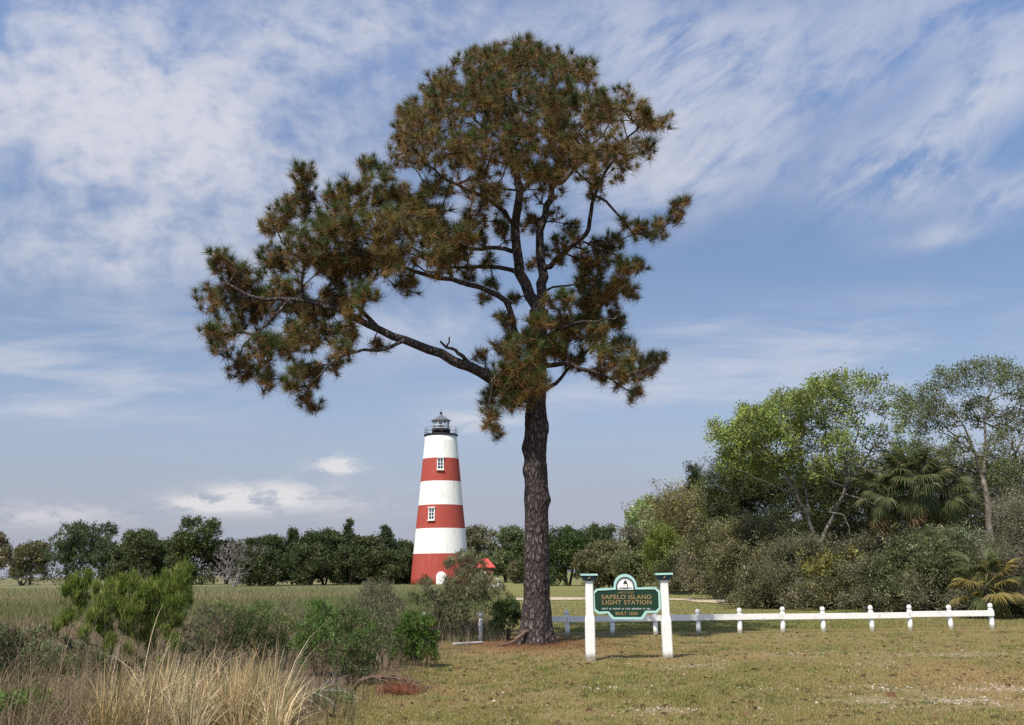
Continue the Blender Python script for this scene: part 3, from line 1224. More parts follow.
def build_fence():
    root = thing('rail_fence', 'low white fence with one rail and round topped posts across the lawn', 'fence', (FA.x, FA.y, 0))
    rng = random.Random(3)
    dirv = (FB - FA)
    L = dirv.length
    ang = math.atan2(dirv.y, dirv.x)
    root.rotation_euler = (0, 0, ang)
    xs = [524, 567.5, 612.6, 655.7, 698.7, 740, 783, 823.6, 872.4, 910.5, 951.3, 992.6]
    meshes = [post_mesh('post', 0.635 + 0.012 * k) for k in range(3)]
    pos = []
    dn = Vector((-math.sin(ang), math.cos(ang), 0))
    for x in xs:
        # along the fence line at that bearing
        dd = px_dir(x, 632.5 - (x - 567) * 0.008)
        b = dd.x / dd.y
        t = (b * FA.y - FA.x) / (dirv.x / L - b * dirv.y / L)
        pos.append(t)
    for i, t in enumerate(pos):
        w = FA + dirv.normalized() * t
        o = link('post', meshes[rng.randrange(3)], root, (t, 0, float(gz(w.x, w.y))))
        o.rotation_euler = (rng.uniform(-0.03, 0.03), rng.uniform(-0.025, 0.025), rng.uniform(0, 6))
    # rail boards, butted with small steps
    cuts = [(0, 1), (1, 4), (4, 6), (6, 9), (9, 11)]
    jit = [0.0, 0.0, 0.004, -0.006, 0.018]
    for (a, b), j in zip(cuts, jit):
        bm = bmesh.new()
        x0, x1 = pos[a], pos[b]
        g = 0.004
        add_box(bm, ((x0 + x1) / 2, -0.075, 0.405 + j), (x1 - x0 - g + (0.09 if b == 11 else 0), 0.036, 0.148), 0.006)
        o = link('rail', bm_mesh('rail', bm, ('white_paint',)), root)
    return root


build_fence()


def lone_post(px, py, label, h, mat, r=0.06, lean=(0, 0)):
    g = ground(px, py)
    root = thing('fence_post', label, 'fence post', g)
    bm = bmesh.new()
    add_lathe(bm, [(r, -0.15), (r, h - 0.17)], 4)
    for v_ in bm.verts:
        v_.co = Matrix.Rotation(rad(45), 3, 'Z') @ v_.co
    link('shaft', bm_mesh('shaft', bm, (mat,)), root).rotation_euler = (lean[0], lean[1], 0)
    bm = bmesh.new()
    add_lathe(bm, [(r * 0.7, h - 0.175), (r * 0.7, h - 0.14), (r * 0.95, h - 0.13), (r * 0.95, h - 0.07), (r * 0.55, h - 0.02), (0.01, h)], 16)
    link('cap', bm_mesh('cap', bm, (mat,)), root).rotation_euler = (lean[0], lean[1], 0)


lone_post(480.6, 641.0, 'white fence post standing alone left of the pine trunk', 0.70, 'white_paint')
lone_post(423.5, 639.5, 'weathered grey fence post half buried in the tangle of shrubs', 0.66, 'grey_paint', 0.06, (0.03, 0.02))


def fallen_rail():
    a, b = ground(453, 646.5), ground(482, 643.6)
    d = b - a
    bm = bmesh.new()
    add_box(bm, (0, 0, 0.045), (d.length, 0.085, 0.03), 0.006)
    bm.edges.ensure_lookup_table()
    o = link('fallen_rail', bm_mesh('fallen_rail', bm, ('grey_paint',)), None, (a + b) / 2)
    o.rotation_euler = (rad(14), rad(1.5), math.atan2(d.y, d.x))
    tag(o, 'weathered white fence rail lying on the ground before the lone post', 'board')


fallen_rail()

# ------------------------------------------------------------------ the sign
def text_mesh(name, s, size, mat, depth=0.006, bold=0.0):
    cu = bpy.data.curves.new(name, 'FONT')
    cu.body = s
    cu.size = size
    cu.align_x = 'CENTER'
    cu.align_y = 'CENTER'
    cu.extrude = depth / 2
    cu.offset = bold
    cu.space_character = 1.08
    o = bpy.data.objects.new(name, cu)
    COL.objects.link(o)
    dg = bpy.context.evaluated_depsgraph_get()
    dg.update()
    me = bpy.data.meshes.new_from_object(o.evaluated_get(dg))
    bpy.data.objects.remove(o)
    bpy.data.curves.remove(cu)
    me.name = name
    me.materials.clear()
    me.materials.append(MATS[mat])
    me.transform(Matrix.Rotation(rad(90), 4, 'X'))
    return me


def fit_x(me, width, height=None):
    xs = [v_.co.x for v_ in me.vertices]
    zs = [v_.co.z for v_ in me.vertices]
    w, h = max(xs) - min(xs), max(zs) - min(zs)
    cx, cz = (max(xs) + min(xs)) / 2, (max(zs) + min(zs)) / 2
    kx = width / w
    kz = height / h if height else kx
    for v_ in me.vertices:
        v_.co.x = (v_.co.x - cx) * kx
        v_.co.z = (v_.co.z - cz) * kz


def build_sign():
    A = ground(590.6, 660.3)
    dB = px_dir(667.6, 655.4)
    B = Vector((dB.x / dB.y * A.y, A.y - 0.03, 0))
    dv = B - A
    L = dv.length
    ang = math.atan2(dv.y, dv.x)
    mid = (A + B) / 2
    root = thing('park_sign', 'green carved signboard with pale aqua border hung between two white posts', 'sign', mid, ang)
    Dm = mid.y
    k = L / 77.2                       # metres per measured pixel at the board
    zpx = lambda y: at(628.6, y, Dm).z
    hp = zpx(580.0)                    # top of the white post
    for i, sx in enumerate((-1, 1)):
        x = sx * L / 2
        bm = bmesh.new()
        w0, w1 = 0.180, 0.146
        zc = 0.80 if i == 0 else 0.76
        rings = []
        for (w, z) in ((w0, -0.1), (w0, zc - 0.07), (w1, zc + 0.03), (w1, hp)):
            c = 0.014
            h = w / 2
            pts = [(-h + c, -h), (h - c, -h), (h, -h + c), (h, h - c), (h - c, h), (-h + c, h), (-h, h - c), (-h, -h + c)]
            rings.append([bm.verts.new((p[0], p[1], z)) for p in pts])
        for r0, r1 in zip(rings[:-1], rings[1:]):
            for q in range(8):
                bm.faces.new((r0[q], r0[(q + 1) % 8], r1[(q + 1) % 8], r1[q]))
        bm.faces.new(rings[-1])
        bm.faces.new(rings[0][::-1])
        post = link('post', bm_mesh('post', bm, ('post_paint',)), root, (x, 0, 0))
        post.rotation_euler = (0, -0.012 if i else 0.006, 0)
        bm = bmesh.new()
        rings = []
        for (w, z) in ((0.22, hp - 0.004), (0.24, hp + 0.02), (0.26, hp + 0.085)):
            h = w / 2
            rings.append([bm.verts.new((a * h, b * h, z)) for a, b in ((-1, -1), (1, -1), (1, 1), (-1, 1))])
        for r0, r1 in zip(rings[:-1], rings[1:]):
            for q in range(4):
                bm.faces.new((r0[q], r0[(q + 1) % 4], r1[(q + 1) % 4], r1[q]))
        bm.faces.new(rings[0][::-1]); bm.faces.new(rings[-1])
        cap = link('cap', bm_mesh('cap', bm, ('navy_paint',)), post)
        bm = bmesh.new()
        add_box(bm, (0, 0, hp + 0.085 + 0.018), (0.315, 0.315, 0.034), 0.006)
        link('lid', bm_mesh('lid', bm, ('aqua_paint',)), cap)
        # small tilted gilt flame on the cap
        bm = bmesh.new()
        pts = [(-0.032, -0.014), (-0.004, -0.020), (0.018, 0.000), (0.034, 0.024), (0.010, 0.018), (-0.010, 0.022), (-0.006, 0.006)]
        add_prism(bm, [(p[0], p[1] + hp + 0.052) for p in pts], -0.137, -0.118)
        link('gilt_ornament', bm_mesh('gilt_ornament', bm, ('gold_paint',)), cap)
    # board outline: measured px round the board centre, clockwise from the lower left
    Y0 = 607.0

    def P(px, py):
        return ((px - 629.1) * k, zpx(py - 0.012 * (628.6 - px) * 0.9))
    arch_c = P(627.4, 588.0)
    outer_px = [(613.5, 619.3), (643.5, 619.3), (648.5, 612.6), (658.5, 612.6), (662.4, 608.5), (662.4, 591.5), (658.2, 587.2), (639.3, 587.4)]
    inner_px = [(615.0, 617.0), (642.2, 617.0), (646.8, 610.6), (657.4, 610.6), (660.4, 607.4), (660.4, 592.5), (657.2, 589.2), (637.0, 589.4)]
    arc = np.linspace(0.05, math.pi - 0.05, 17)
    ro, ri = 11.6, 9.6
    outer = [P(*p) for p in outer_px] + [P(627.4 + ro * math.cos(t), 586.2 - ro * math.sin(t) * 1.06) for t in arc]
    inner = [P(*p) for p in inner_px] + [P(627.4 + ri * math.cos(t), 587.0 - ri * math.sin(t) * 1.06) for t in arc]
    left_o = [(615.6, 587.6), (598.4, 588.6), (594.0, 592.8), (594.2, 609.6), (599.0, 613.8), (608.8, 613.4)]
    left_i = [(617.8, 589.6), (599.4, 590.6), (596.2, 593.6), (596.4, 608.6), (600.0, 611.6), (609.8, 611.3)]
    outer += [P(*p) for p in left_o]
    inner += [P(*p) for p in left_i]
    bm = bmesh.new()
    add_prism(bm, inner, -0.022, 0.022)
    bmesh.ops.triangulate(bm, faces=[f for f in bm.faces if len(f.verts) > 4])
    board = link('signboard', bm_mesh('signboard', bm, ('sign_green',)), root)
    bm = bmesh.new()
    ring_prism(bm, outer, inner, -0.036, 0.036)
    link('border', bm_mesh('border', bm, ('aqua_paint',)), board)
    # emblem: white half round with grey rim, a dark topped lighthouse and blue line
    bm = bmesh.new()
    t9 = np.linspace(0, math.pi, 19)
    wr = 8.0
    hh = [P(627.4 - wr, 589.6), P(627.4 + wr, 589.6)] + [P(627.4 + wr * math.cos(t), 587.2 - wr * math.sin(t) * 1.04) for t in t9]
    add_prism(bm, hh, -0.030, -0.0225)
    emb = link('emblem_plate', bm_mesh('emblem_plate', bm, ('white_paint',)), board)
    bm = bmesh.new()
    o_ = [P(627.4 + 9.2 * math.cos(t), 587.2 - 9.2 * math.sin(t) * 1.05) for t in t9]
    i_ = [P(627.4 + 8.0 * math.cos(t), 587.2 - 8.0 * math.sin(t) * 1.05) for t in t9]
    n = len(t9)
    for q in range(n - 1):
        for y0, y1 in ((-0.0325, -0.0225),):
            vs_ = [bm.verts.new((p[0], y, p[1])) for y in (y0, y1) for p in (o_[q], o_[q + 1], i_[q + 1], i_[q])]
            bm.faces.new(vs_[:4]); bm.faces.new(vs_[4:][::-1])
            for e in range(4):
                bm.faces.new((vs_[e], vs_[4 + e], vs_[4 + (e + 1) % 4], vs_[(e + 1) % 4]))
    link('emblem_rim', bm_mesh('emblem_rim', bm, ('grey_metal',)), emb)
    bm = bmesh.new()
    add_prism(bm, [P(625.4, 583.8), P(629.6, 583.8), P(628.9, 581.4), P(628.2, 580.8), P(627.9, 579.6), P(627.3, 579.6), P(627.0, 580.8), P(626.3, 581.4)], -0.034, -0.0305)
    add_prism(bm, [P(624.7, 588.6), P(630.6, 588.6), P(630.4, 587.6), P(624.9, 587.6)], -0.034, -0.0305)
    add_prism(bm, [P(629.6, 583.8), P(630.4, 587.6), P(629.6, 587.6), P(628.9, 583.8)], -0.0342, -0.0305)
    link('emblem_tower', bm_mesh('emblem_tower', bm, ('black_paint',)), emb)
    bm = bmesh.new()
    add_prism(bm, [P(620.6, 588.3), P(634.2, 588.3), P(634.2, 587.6), P(620.6, 587.6)], -0.0325, -0.0305)
    link('emblem_sea', bm_mesh('emblem_sea', bm, ('navy_paint',)), emb)
    # lettering
    for nm, s, wpx, hpx, ypx, xpx, mat, bold in (
            ('title_lettering', 'SAPELO', 24.6, 4.3, 596.9, 615.3, 'gold_paint', 0.0015),
            ('title_lettering', 'ISLAND', 23.2, 4.3, 596.9, 641.8, 'gold_paint', 0.0015),
            ('title_lettering', 'LIGHT', 19.4, 4.3, 602.3, 613.4, 'gold_paint', 0.0015),
            ('title_lettering', 'STATION', 27.6, 4.3, 602.3, 639.4, 'gold_paint', 0.0015),
            ('date_lettering', 'BUILT', 11.2, 3.1, 613.4, 622.4, 'gold_paint', 0.002),
            ('date_lettering', '1820', 8.8, 3.1, 613.4, 634.6, 'gold_paint', 0.002),
            ('small_lettering', 'HISTORIC', 16.5, 1.9, 592.5, 628.0, 'gold_paint', 0.0)):
        me = text_mesh(nm, s, 0.1, mat, 0.010, bold)
        fit_x(me, wpx * k, hpx * k)
        o = link(nm, me, board)
        c = P(xpx, ypx)
        o.location = (c[0], -0.024, c[1])
    # a line of tiny white lettering too worn to read
    rng = random.Random(8)
    x = 603.0
    for word in (5, 2, 6, 2, 4, 8, 2, 3):
        bm = bmesh.new()
        z0 = P(x, 609.3)[1]
        for q in range(word):
            w = rng.uniform(0.75, 1.05)
            c = P(x + w / 2, 608.7)
            hgt = 1.5 * k
            add_box(bm, (c[0] - w * k * 0.28, -0.025, c[1]), (w * k * 0.3, 0.006, hgt))
            add_box(bm, (c[0] + w * k * 0.1, -0.0251, c[1] + rng.choice((-1, 0, 1)) * hgt * 0.36), (w * k * 0.46, 0.0056, hgt * 0.26))
            x += 1.28
        x += 1.2
        link('worn_word', bm_mesh('worn_word', bm, ('white_paint',)), board)


build_sign()

# ------------------------------------------------------------------ the pine
def build_pine():
    pl = Plant(11)
    rng = pl.rng
    Y0 = PINE_Y

    def W(x, y, dy=0.0):
        return np.array(at(x, y, Y0 + dy))
    m = Y0 / FPX
    base = np.array([PINE_BASE.x, PINE_BASE.y, 0.0])
    # trunk
    tr = [W(535, 641), W(536, 600), W(536.3, 560), W(536.3, 500), W(535.6, 450), W(535.6, 410), W(536, 370), W(537.5, 335), W(538.5, 310)]
    tr[0][2] = -0.1
    ids = pl.poly(tr, 13.2 * m, 9.0 * m, -1, 0, 0.12)
    trunk_ids = list(ids)
    top = ids[-1]
    # flare, burls and unevenness on the trunk radii are put in when meshing
    parts = {0: 'trunk'}
    npart = [0]

    def limb(pts, r0, r1, at_id=None, part=None, wob=0.02):
        pts = [W(*p) for p in pts]
        if at_id is None:
            at_id = pl.near(pts[0])
        if part is None:
            npart[0] += 1
            part = npart[0]
            parts[part] = 'limb'
        return pl.poly([pl.P[at_id]] + pts[1:], r0 * m, r1 * m, at_id, part, 0.22, wob), part
    # the two leaders
    L1, pL1 = limb([(538.5, 310), (530, 295, 0.1), (521, 273, 0.2), (516.5, 250, 0.1), (516, 225, 0), (520, 200, -0.2), (515, 165, -0.4), (510, 120, -0.3), (512, 75, 0), (515, 45, 0)], 6.5, 0.9, top)
    L2, pL2 = limb([(538.5, 310), (542, 285, 0.3), (541.5, 262, 0.5), (539.5, 240, 0.5), (545, 215, 0.5), (551, 190, 0.6), (560, 150, 0.9), (566, 110, 1.0), (570, 70, 0.8)], 6.0, 0.9, top)
    # limbs: (part inherited by default as a new limb)
    big, pbig = limb([(528, 398), (512, 391, -0.3), (490, 377, -0.6), (470, 367, -0.9), (452, 360, -1.1), (430, 350, -1.3), (405, 341, -1.5), (380, 331, -1.6), (355, 318, -1.7), (325, 305, -1.8), (290, 300, -1.8), (255, 297, -1.7), (228, 285, -1.6)], 6.8, 0.9, pl.near(W(529, 398)))
    stub, _ = limb([(468, 366, -0.9), (462, 356, -1.0), (455, 349, -1.0), (446, 346, -1.1), (440, 341.5, -1.15)], 2.4, 1.0, None, pbig)
    limb([(447, 346, -1.1), (449, 341, -1.15), (450, 336.5, -1.2)], 1.1, 0.6, None, pbig)
    limb([(405, 341, -1.5), (380, 350, -1.8), (350, 352, -2.0), (320, 372, -2.1), (305, 395, -2.1)], 2.0, 0.7, None, pbig)
    limb([(380, 331, -1.6), (350, 300, -1.2), (320, 270, -1.0), (290, 250, -0.8), (275, 228, -0.7)], 2.4, 0.7, None, pbig)
    limb([(290, 300, -1.8), (265, 325, -2.0), (245, 345, -2.0), (235, 365, -2.0)], 1.7, 0.6, None, pbig)
    a3, p3 = limb([(519, 350), (516, 335, -0.2), (512, 318, -0.4), (505, 301, -0.6), (490, 291, -0.8), (470, 285, -1.0), (450, 281, -1.1), (425, 274, -1.2), (395, 262, -1.2), (360, 250, -1.0), (330, 240, -0.9)], 3.8, 0.8, pl.near(W(531, 345)))
    limb([(360, 250, -1.0), (335, 225, -0.8), (315, 205, -0.7), (302, 182, -0.6)], 1.6, 0.6, None, p3)
    a4, p4 = limb([(515, 273, 0.2), (500, 267, 0.0), (480, 266.5, -0.2), (455, 268, -0.4), (430, 262, -0.6), (405, 250, -0.7)], 2.6, 0.8)
    a5, p5 = limb([(516.5, 256, 0.1), (510, 251, 0.2), (498, 248, 0.4), (480, 249, 0.7), (455, 245, 1.0), (425, 235, 1.3), (395, 215, 1.5), (375, 195, 1.6)], 2.6, 0.8)
    a6, p6 = limb([(516, 225, 0), (495, 205, -0.6), (465, 190, -1.2), (435, 170, -1.8), (410, 145, -2.0)], 2.6, 0.8)
    a7, p7 = limb([(513, 150, -0.3), (490, 130, 0.4), (460, 110, 1.0), (435, 95, 1.4)], 2.0, 0.7)
    # right-hand limbs
    b1, q1 = limb([(541.5, 268, 0.5), (549, 266, 0.4), (563, 253, 0.0), (579, 240, -0.3), (587, 228, -0.5), (591, 210, -0.7), (595, 198, -0.8), (606, 170, -0.9), (622, 145, -1.0), (642, 124, -1.1)], 3.3, 0.8)
    limb([(595, 198, -0.8), (606, 201, -0.8), (619, 216, -0.9), (632, 232, -1.0), (650, 233, -1.0), (668, 224, -1.0), (684, 206, -1.0)], 1.5, 0.6, None, q1)
    limb([(579, 240, -0.3), (600, 247, -0.6), (618, 256, -0.9), (630, 268, -1.0)], 1.2, 0.5, None, q1)
    b2, q2 = limb([(551, 190, 0.6), (575, 170, 1.0), (598, 140, 1.4), (615, 115, 1.5)], 2.0, 0.7)
    b3, q3 = limb([(541, 300, 0.3), (552, 287, 0.8), (575, 284, 1.2), (598, 287, 1.5), (612, 292, 1.6)], 1.5, 0.6)
    b4, q4 = limb([(545, 368), (556, 365, -0.3), (570, 364, -0.6), (592, 372, -0.9), (612, 379, -1.1), (635, 376, -1.3), (652, 366, -1.4)], 2.8, 0.7, pl.near(W(537, 372)))
    limb([(612, 379, -1.1), (625, 388, -1.2), (636, 396, -1.2)], 1.0, 0.5, None, q4)
    b5, q5 = limb([(546, 394), (556, 383, 0.6), (566, 372, 1.0), (590, 350, 1.5), (615, 342, 1.8)], 2.6, 0.7, pl.near(W(537, 394)))
    b6, q6 = limb([(541, 340), (556, 330, -0.6), (580, 322, -1.2), (605, 320, -1.6), (620, 315, -1.7)], 2.2, 0.7, pl.near(W(538, 345)))
    b7, q7 = limb([(528, 375), (515, 365, -0.6), (500, 372, -1.1), (490, 395, -1.3), (488, 418, -1.3)], 2.0, 0.6, pl.near(W(535, 375)))
    # foliage masses: measured centre, radius, depth offset
    B = []
    dome = [(520, 62, 32), (480, 78, 34), (560, 78, 32), (440, 108, 34), (500, 112, 40), (550, 118, 38), (598, 112, 30), (636, 122, 24), (658, 120, 13),
            (420, 142, 30), (465, 152, 34), (520, 155, 34), (570, 155, 32), (608, 158, 26), (398, 172, 20), (440, 188, 24), (488, 192, 24), (545, 180, 24),
            (588, 188, 16), (640, 150, 14), (498, 50, 16), (546, 50, 16), (412, 118, 18), (618, 95, 14), (522, 44, 12), (585, 66, 14), (450, 80, 16)]
    for (x, y, r) in dome:
        y = y + max(0.0, (110 - y)) * 0.13
        x = x + (x - 520) * 0.05
        ex = max(0.0, 1 - ((x - 520) / 150.0) ** 2 - ((y - 125) / 105.0) ** 2) ** 0.5
        dep = 2.9 * ex
        lay = [(-dep * 0.85), (dep * 0.85)] if dep > 1.0 else [0.0]
        if dep > 2.0:
            lay.append(0.0)
        for dd in lay:
            B.append((x, y, r, dd + rng.uniform(-0.4, 0.4)))
    left = [(370, 168, 12), (378, 196, 22), (345, 202, 20), (305, 176, 15), (298, 208, 20), (277, 225, 17), (345, 235, 26), (388, 236, 24), (428, 238, 20),
            (310, 250, 24), (274, 262, 18), (350, 270, 24), (394, 268, 20), (436, 262, 14), (462, 240, 15), (410, 288, 10), (322, 222, 14),
            (220, 264, 15), (240, 284, 20), (212, 300, 16), (250, 316, 22), (219, 336, 17), (286, 300, 22), (312, 322, 22), (334, 304, 20), (298, 346, 22),
            (268, 350, 18), (244, 366, 15), (268, 380, 11), (340, 334, 16), (308, 376, 14), (310, 402, 11), (334, 366, 9), (380, 346, 8), (360, 300, 16), (345, 352, 10)]
    left += [(425, 215, 20), (445, 242, 18), (470, 224, 15), (402, 206, 19), (455, 258, 13), (488, 262, 8), (442, 212, 9), (480, 240, 9), (500, 226, 9), (375, 262, 15), (330, 268, 16), (262, 300, 14), (292, 382, 12)]
    for (x, y, r) in left:
        B.append((x, y, r, -1.2 + rng.uniform(-1.3, 1.1)))
    right = [(640, 231, 11), (660, 229, 12), (676, 213, 11), (685, 203, 7), (625, 222, 6),
             (600, 256, 18), (625, 266, 14), (590, 281, 17), (615, 291, 14), (576, 240, 8), (590, 309, 14), (605, 300, 14), (562, 262, 7),
             (562, 330, 16), (590, 326, 17), (615, 320, 13), (546, 350, 15), (600, 352, 11), (575, 360, 13), (620, 345, 11), (622, 374, 14), (645, 371, 13), (656, 362, 10),
             (634, 394, 9), (600, 376, 10), (632, 352, 9)]
    right += [(566, 300, 12), (560, 246, 10), (612, 242, 10), (630, 290, 10), (575, 337, 13), (550, 302, 7), (640, 268, 8), (600, 337, 13), (585, 262, 12), (560, 352, 12), (530, 338, 10), (612, 362, 10)]
    for (x, y, r) in right:
        B.append((x, y, r, rng.uniform(-1.4, 1.2)))
    for (x, y, r) in [(505, 236, 9), (530, 224, 11), (526, 204, 13), (556, 214, 9), (572, 226, 9), (548, 252, 7), (500, 214, 12), (514, 300, 8), (550, 326, 12), (586, 302, 11), (498, 318, 7), (533, 262, 7)]:
        B.append((x, y, r, rng.uniform(0.5, 1.5)))
    low = [(520, 356, 19), (506, 380, 21), (530, 386, 18), (496, 400, 14), (490, 418, 11), (496, 432, 6), (506, 346, 13), (482, 356, 8), (538, 322, 10), (492, 286, 8), (486, 300, 7), (508, 326, 9), (470, 272, 9), (512, 402, 10)]
    for (x, y, r) in low:
        B.append((x, y, r, -0.5 + rng.uniform(-0.9, 0.6)))
    T, Dv, G = [], [], []
    for (x, y, r, dd) in B:
        c = W(x, y, dd)
        dome_ = (x - 520) ** 2 / 150 ** 2 + (y - 125) ** 2 / 95 ** 2 < 1
        R = r * m * (1.12 if dome_ else 1.25)
        k = max(6, int(r * r * (0.036 if (x - 520) ** 2 / 150 ** 2 + (y - 125) ** 2 / 95 ** 2 < 1 else 0.135)))
        d = unit(rng.normal(0, 1, (k, 3)) + np.array([0, 0, 0.35]))
        q = 0.15 + 0.85 * rng.random((k, 1)) ** 0.6
        T.append(c + d * q * R * np.array([0.92, 1.25, 0.88]))
        Dv.append(d)
        warm = rng.uniform(-0.42, 0.36) + (0.0 if dome_ else 0.12)
        G.append(np.clip(0.5 + 0.35 * d[:, 2] + warm + rng.normal(0, 0.25, k), 0, 1))
    T, Dv, G = np.concatenate(T), np.concatenate(Dv), np.concatenate(G)
    n0 = pl.n
    pl.grow(T, 0.25, 0.03, 0.10, 0.10, 0.25)
    pl.radii(0.0085, 2.35)
    R = pl.R
    # trunk irregularities
    tid = np.array(trunk_ids)
    h = pl.P[tid, 2]
    R[tid] *= 1 + 0.035 * np.sin(h * 4.1) + 0.025 * np.sin(h * 9.7 + 1)
    R[tid] += 0.12 * np.exp(-np.maximum(h, 0) / 0.42)
    tips = np.array(pl.tips)
    par = np.array(pl.par)
    tp = pl.P[tips]
    td = unit(tp - pl.P[par[tips]])
    up = unit(td * 0.55 + np.array([0, 0, 0.75]) + 0.5 * rng.normal(0, 0.6, td.shape))
    order = [int(np.argmin(((T - p) ** 2).sum(1))) for p in tp]
    g = G[order]
    green = np.array([0.070, 0.098, 0.028])
    olive = np.array([0.150, 0.122, 0.038])
    brown = np.array([0.225, 0.128, 0.046])
    tv = np.exp(rng.normal(0, 0.22, len(g)))[:, None]
    cg = np.where((g > 0.5)[:, None], green, olive) * tv
    cb = (brown * (0.7 + 0.6 * rng.random((len(g), 1))))
    V1, Q1, C1, _ = needle_tufts(rng, tp, up, 0.25, 0.0095, 60, cg, 0.80, 0.012, 0.07)
    # older brown needles behind each shoot tip
    V2, Q2, C2, _ = needle_tufts(rng, tp - up * 0.06, unit(up * 0.3 + td * 0.6), 0.21, 0.0095, 40, cb, 1.15, 0.03, 0.20)
    # sparse needles on inner twigs
    inner = rng.choice(np.arange(n0, pl.n), 900, replace=False)
    inner = inner[R[inner] < 0.03]
    V3, Q3, C3, _ = needle_tufts(rng, pl.P[inner], unit(rng.normal(0, 1, (len(inner), 3)) + np.array([0, 0, 0.4])), 0.18, 0.008, 16,
                                 brown * np.exp(rng.normal(0, 0.25, (len(inner), 1))), 1.0, 0.02, 0.1)
    V = np.concatenate([V1, V2, V3]); C = np.concatenate([C1, C2, C3])
    Q = np.arange(len(V)).reshape(-1, 3)
    root = thing('pine_tree', 'tall old pine with bare dark trunk and rusty green crown rising over the lawn', 'tree', base)
    tubes = pl.tubes((4, 10), 0.03)
    # high-resolution trunk with bark relief, burls and root flare
    P, Rt = pl.P[tid], R[tid]
    zs = np.linspace(0, len(P) - 1, len(P) * 2)
    Pi = np.stack([np.interp(zs, np.arange(len(P)), P[:, i]) for i in range(3)], 1)
    Ri = np.interp(zs, np.arange(len(P)), Rt)
    k = 72
    th = np.arange(k) / k * 2 * np.pi
    TH, I = np.meshgrid(th, np.arange(len(Pi)))
    H = Pi[:, 2][:, None] + 0 * TH
    rr = Ri[:, None] * (1 + 0.03 * np.sin(TH * 3 + 1.0) + 0.02 * np.sin(TH * 5 + H))
    rr += 0.10 * np.exp(-np.maximum(H, 0) / 0.28) * (0.5 + 0.5 * np.cos(TH * 5 + 0.6)) ** 1.5
    plate = vnoise(np.cos(TH) * 2.2 + 9, H * 1.0 + np.sin(TH) * 2.2, 5.0)
    rr += 0.030 * (np.abs(plate - 0.5) * 2) ** 0.7 - 0.012
    for (px, py, ang, amp, sz) in ((527, 449, math.pi * 1.05, 0.07, 0.18), (526, 470, math.pi * 1.1, 0.06, 0.16), (549, 428, 0.0, 0.06, 0.2), (550, 500, -0.2, 0.05, 0.12), (540, 465, -1.4, 0.05, 0.2)):
        hz = W(px, py)[2]
        da = np.angle(np.exp(1j * (TH - ang)))
        rr += amp * np.exp(-((H - hz) / sz) ** 2 - (da / 0.7) ** 2)
    V0 = np.stack([Pi[:, 0][:, None] + rr * np.cos(TH), Pi[:, 1][:, None] + rr * np.sin(TH), H], -1).reshape(-1, 3)
    ii = np.arange(len(Pi) * k).reshape(-1, k)
    Q0 = np.stack([ii[:-1], np.roll(ii[:-1], -1, 1), np.roll(ii[1:], -1, 1), ii[1:]], -1).reshape(-1, 4)
    trunk = link('trunk', mesh_np('trunk', V0 - base, Q0, None, ('pine_bark',), None, None, True), root)
    for part, (wv, wq) in tubes.items():
        if part == 0:
            # twigs that sprout straight from the trunk: drop the trunk tube itself, keep the rest
            d = np.min(((wv[:, None, :] - Pi[None, ::4, :]) ** 2).sum(2), 1) ** 0.5
            far = (d > 0.42)[wq].any(1)
            near_only = far | ((wv[wq].mean(1)[:, 2] > 6.0) & (d[wq].mean(1) > 0.30))
            if near_only.sum():
                link('twigs', mesh_np('twigs', wv - base, wq[near_only], None, ('pine_bark',), None, None, True), trunk)['kind'] = 'stuff'
            continue
        link('limb', mesh_np('limb', wv - base, wq, None, ('pine_bark',), None, None, True), root)
    me = mesh_np('crown', V - base, None, Q, ('needle',), None, C)
    link('crown', me, root)
    # exposed root on the left
    r = Plant(4)
    rp = [at(527, 630, Y0 - 0.35), at(520, 633.5, Y0 - 0.45), at(514, 638.5, Y0 - 0.5), at(508, 641.5, Y0 - 0.55), at(499, 643.5, Y0 - 0.6), at(490, 644, Y0 - 0.6)]
    rp = [np.array(p) for p in rp]
    for q, zz in enumerate((0.30, 0.20, 0.10, 0.045, 0.02, -0.04)):
        rp[q][2] = zz
    r.poly(rp, 0.05, 0.022, -1, 0, 0.06, 0.008)
    r.radii(0.01)
    wv, wq = r.tubes((6, 10), 0.01)[0]
    link('root', mesh_np('root', wv - base, wq, None, ('dead_wood',), None, None, True), root)
    return root


build_pine()


# ------------------------------------------------------------------ shrubs and trees by outline
def px_blobs(rng, D, lst, dj=0.6, sq=1.0, depth=1.15):
    """measured (x, y, r[, depth offset]) -> ellipsoids standing at distance D"""
    out = []
    m = D / FPX
    for b in lst:
        dy = b[3] if len(b) > 3 else rng.uniform(-dj, dj)
        c = at(b[0], b[1], D + dy)
        r = b[2] * m
        out.append((c.x, c.y, c.z, r, r * depth, r * sq, (b[2] ** 2) / 100.0))
    return out


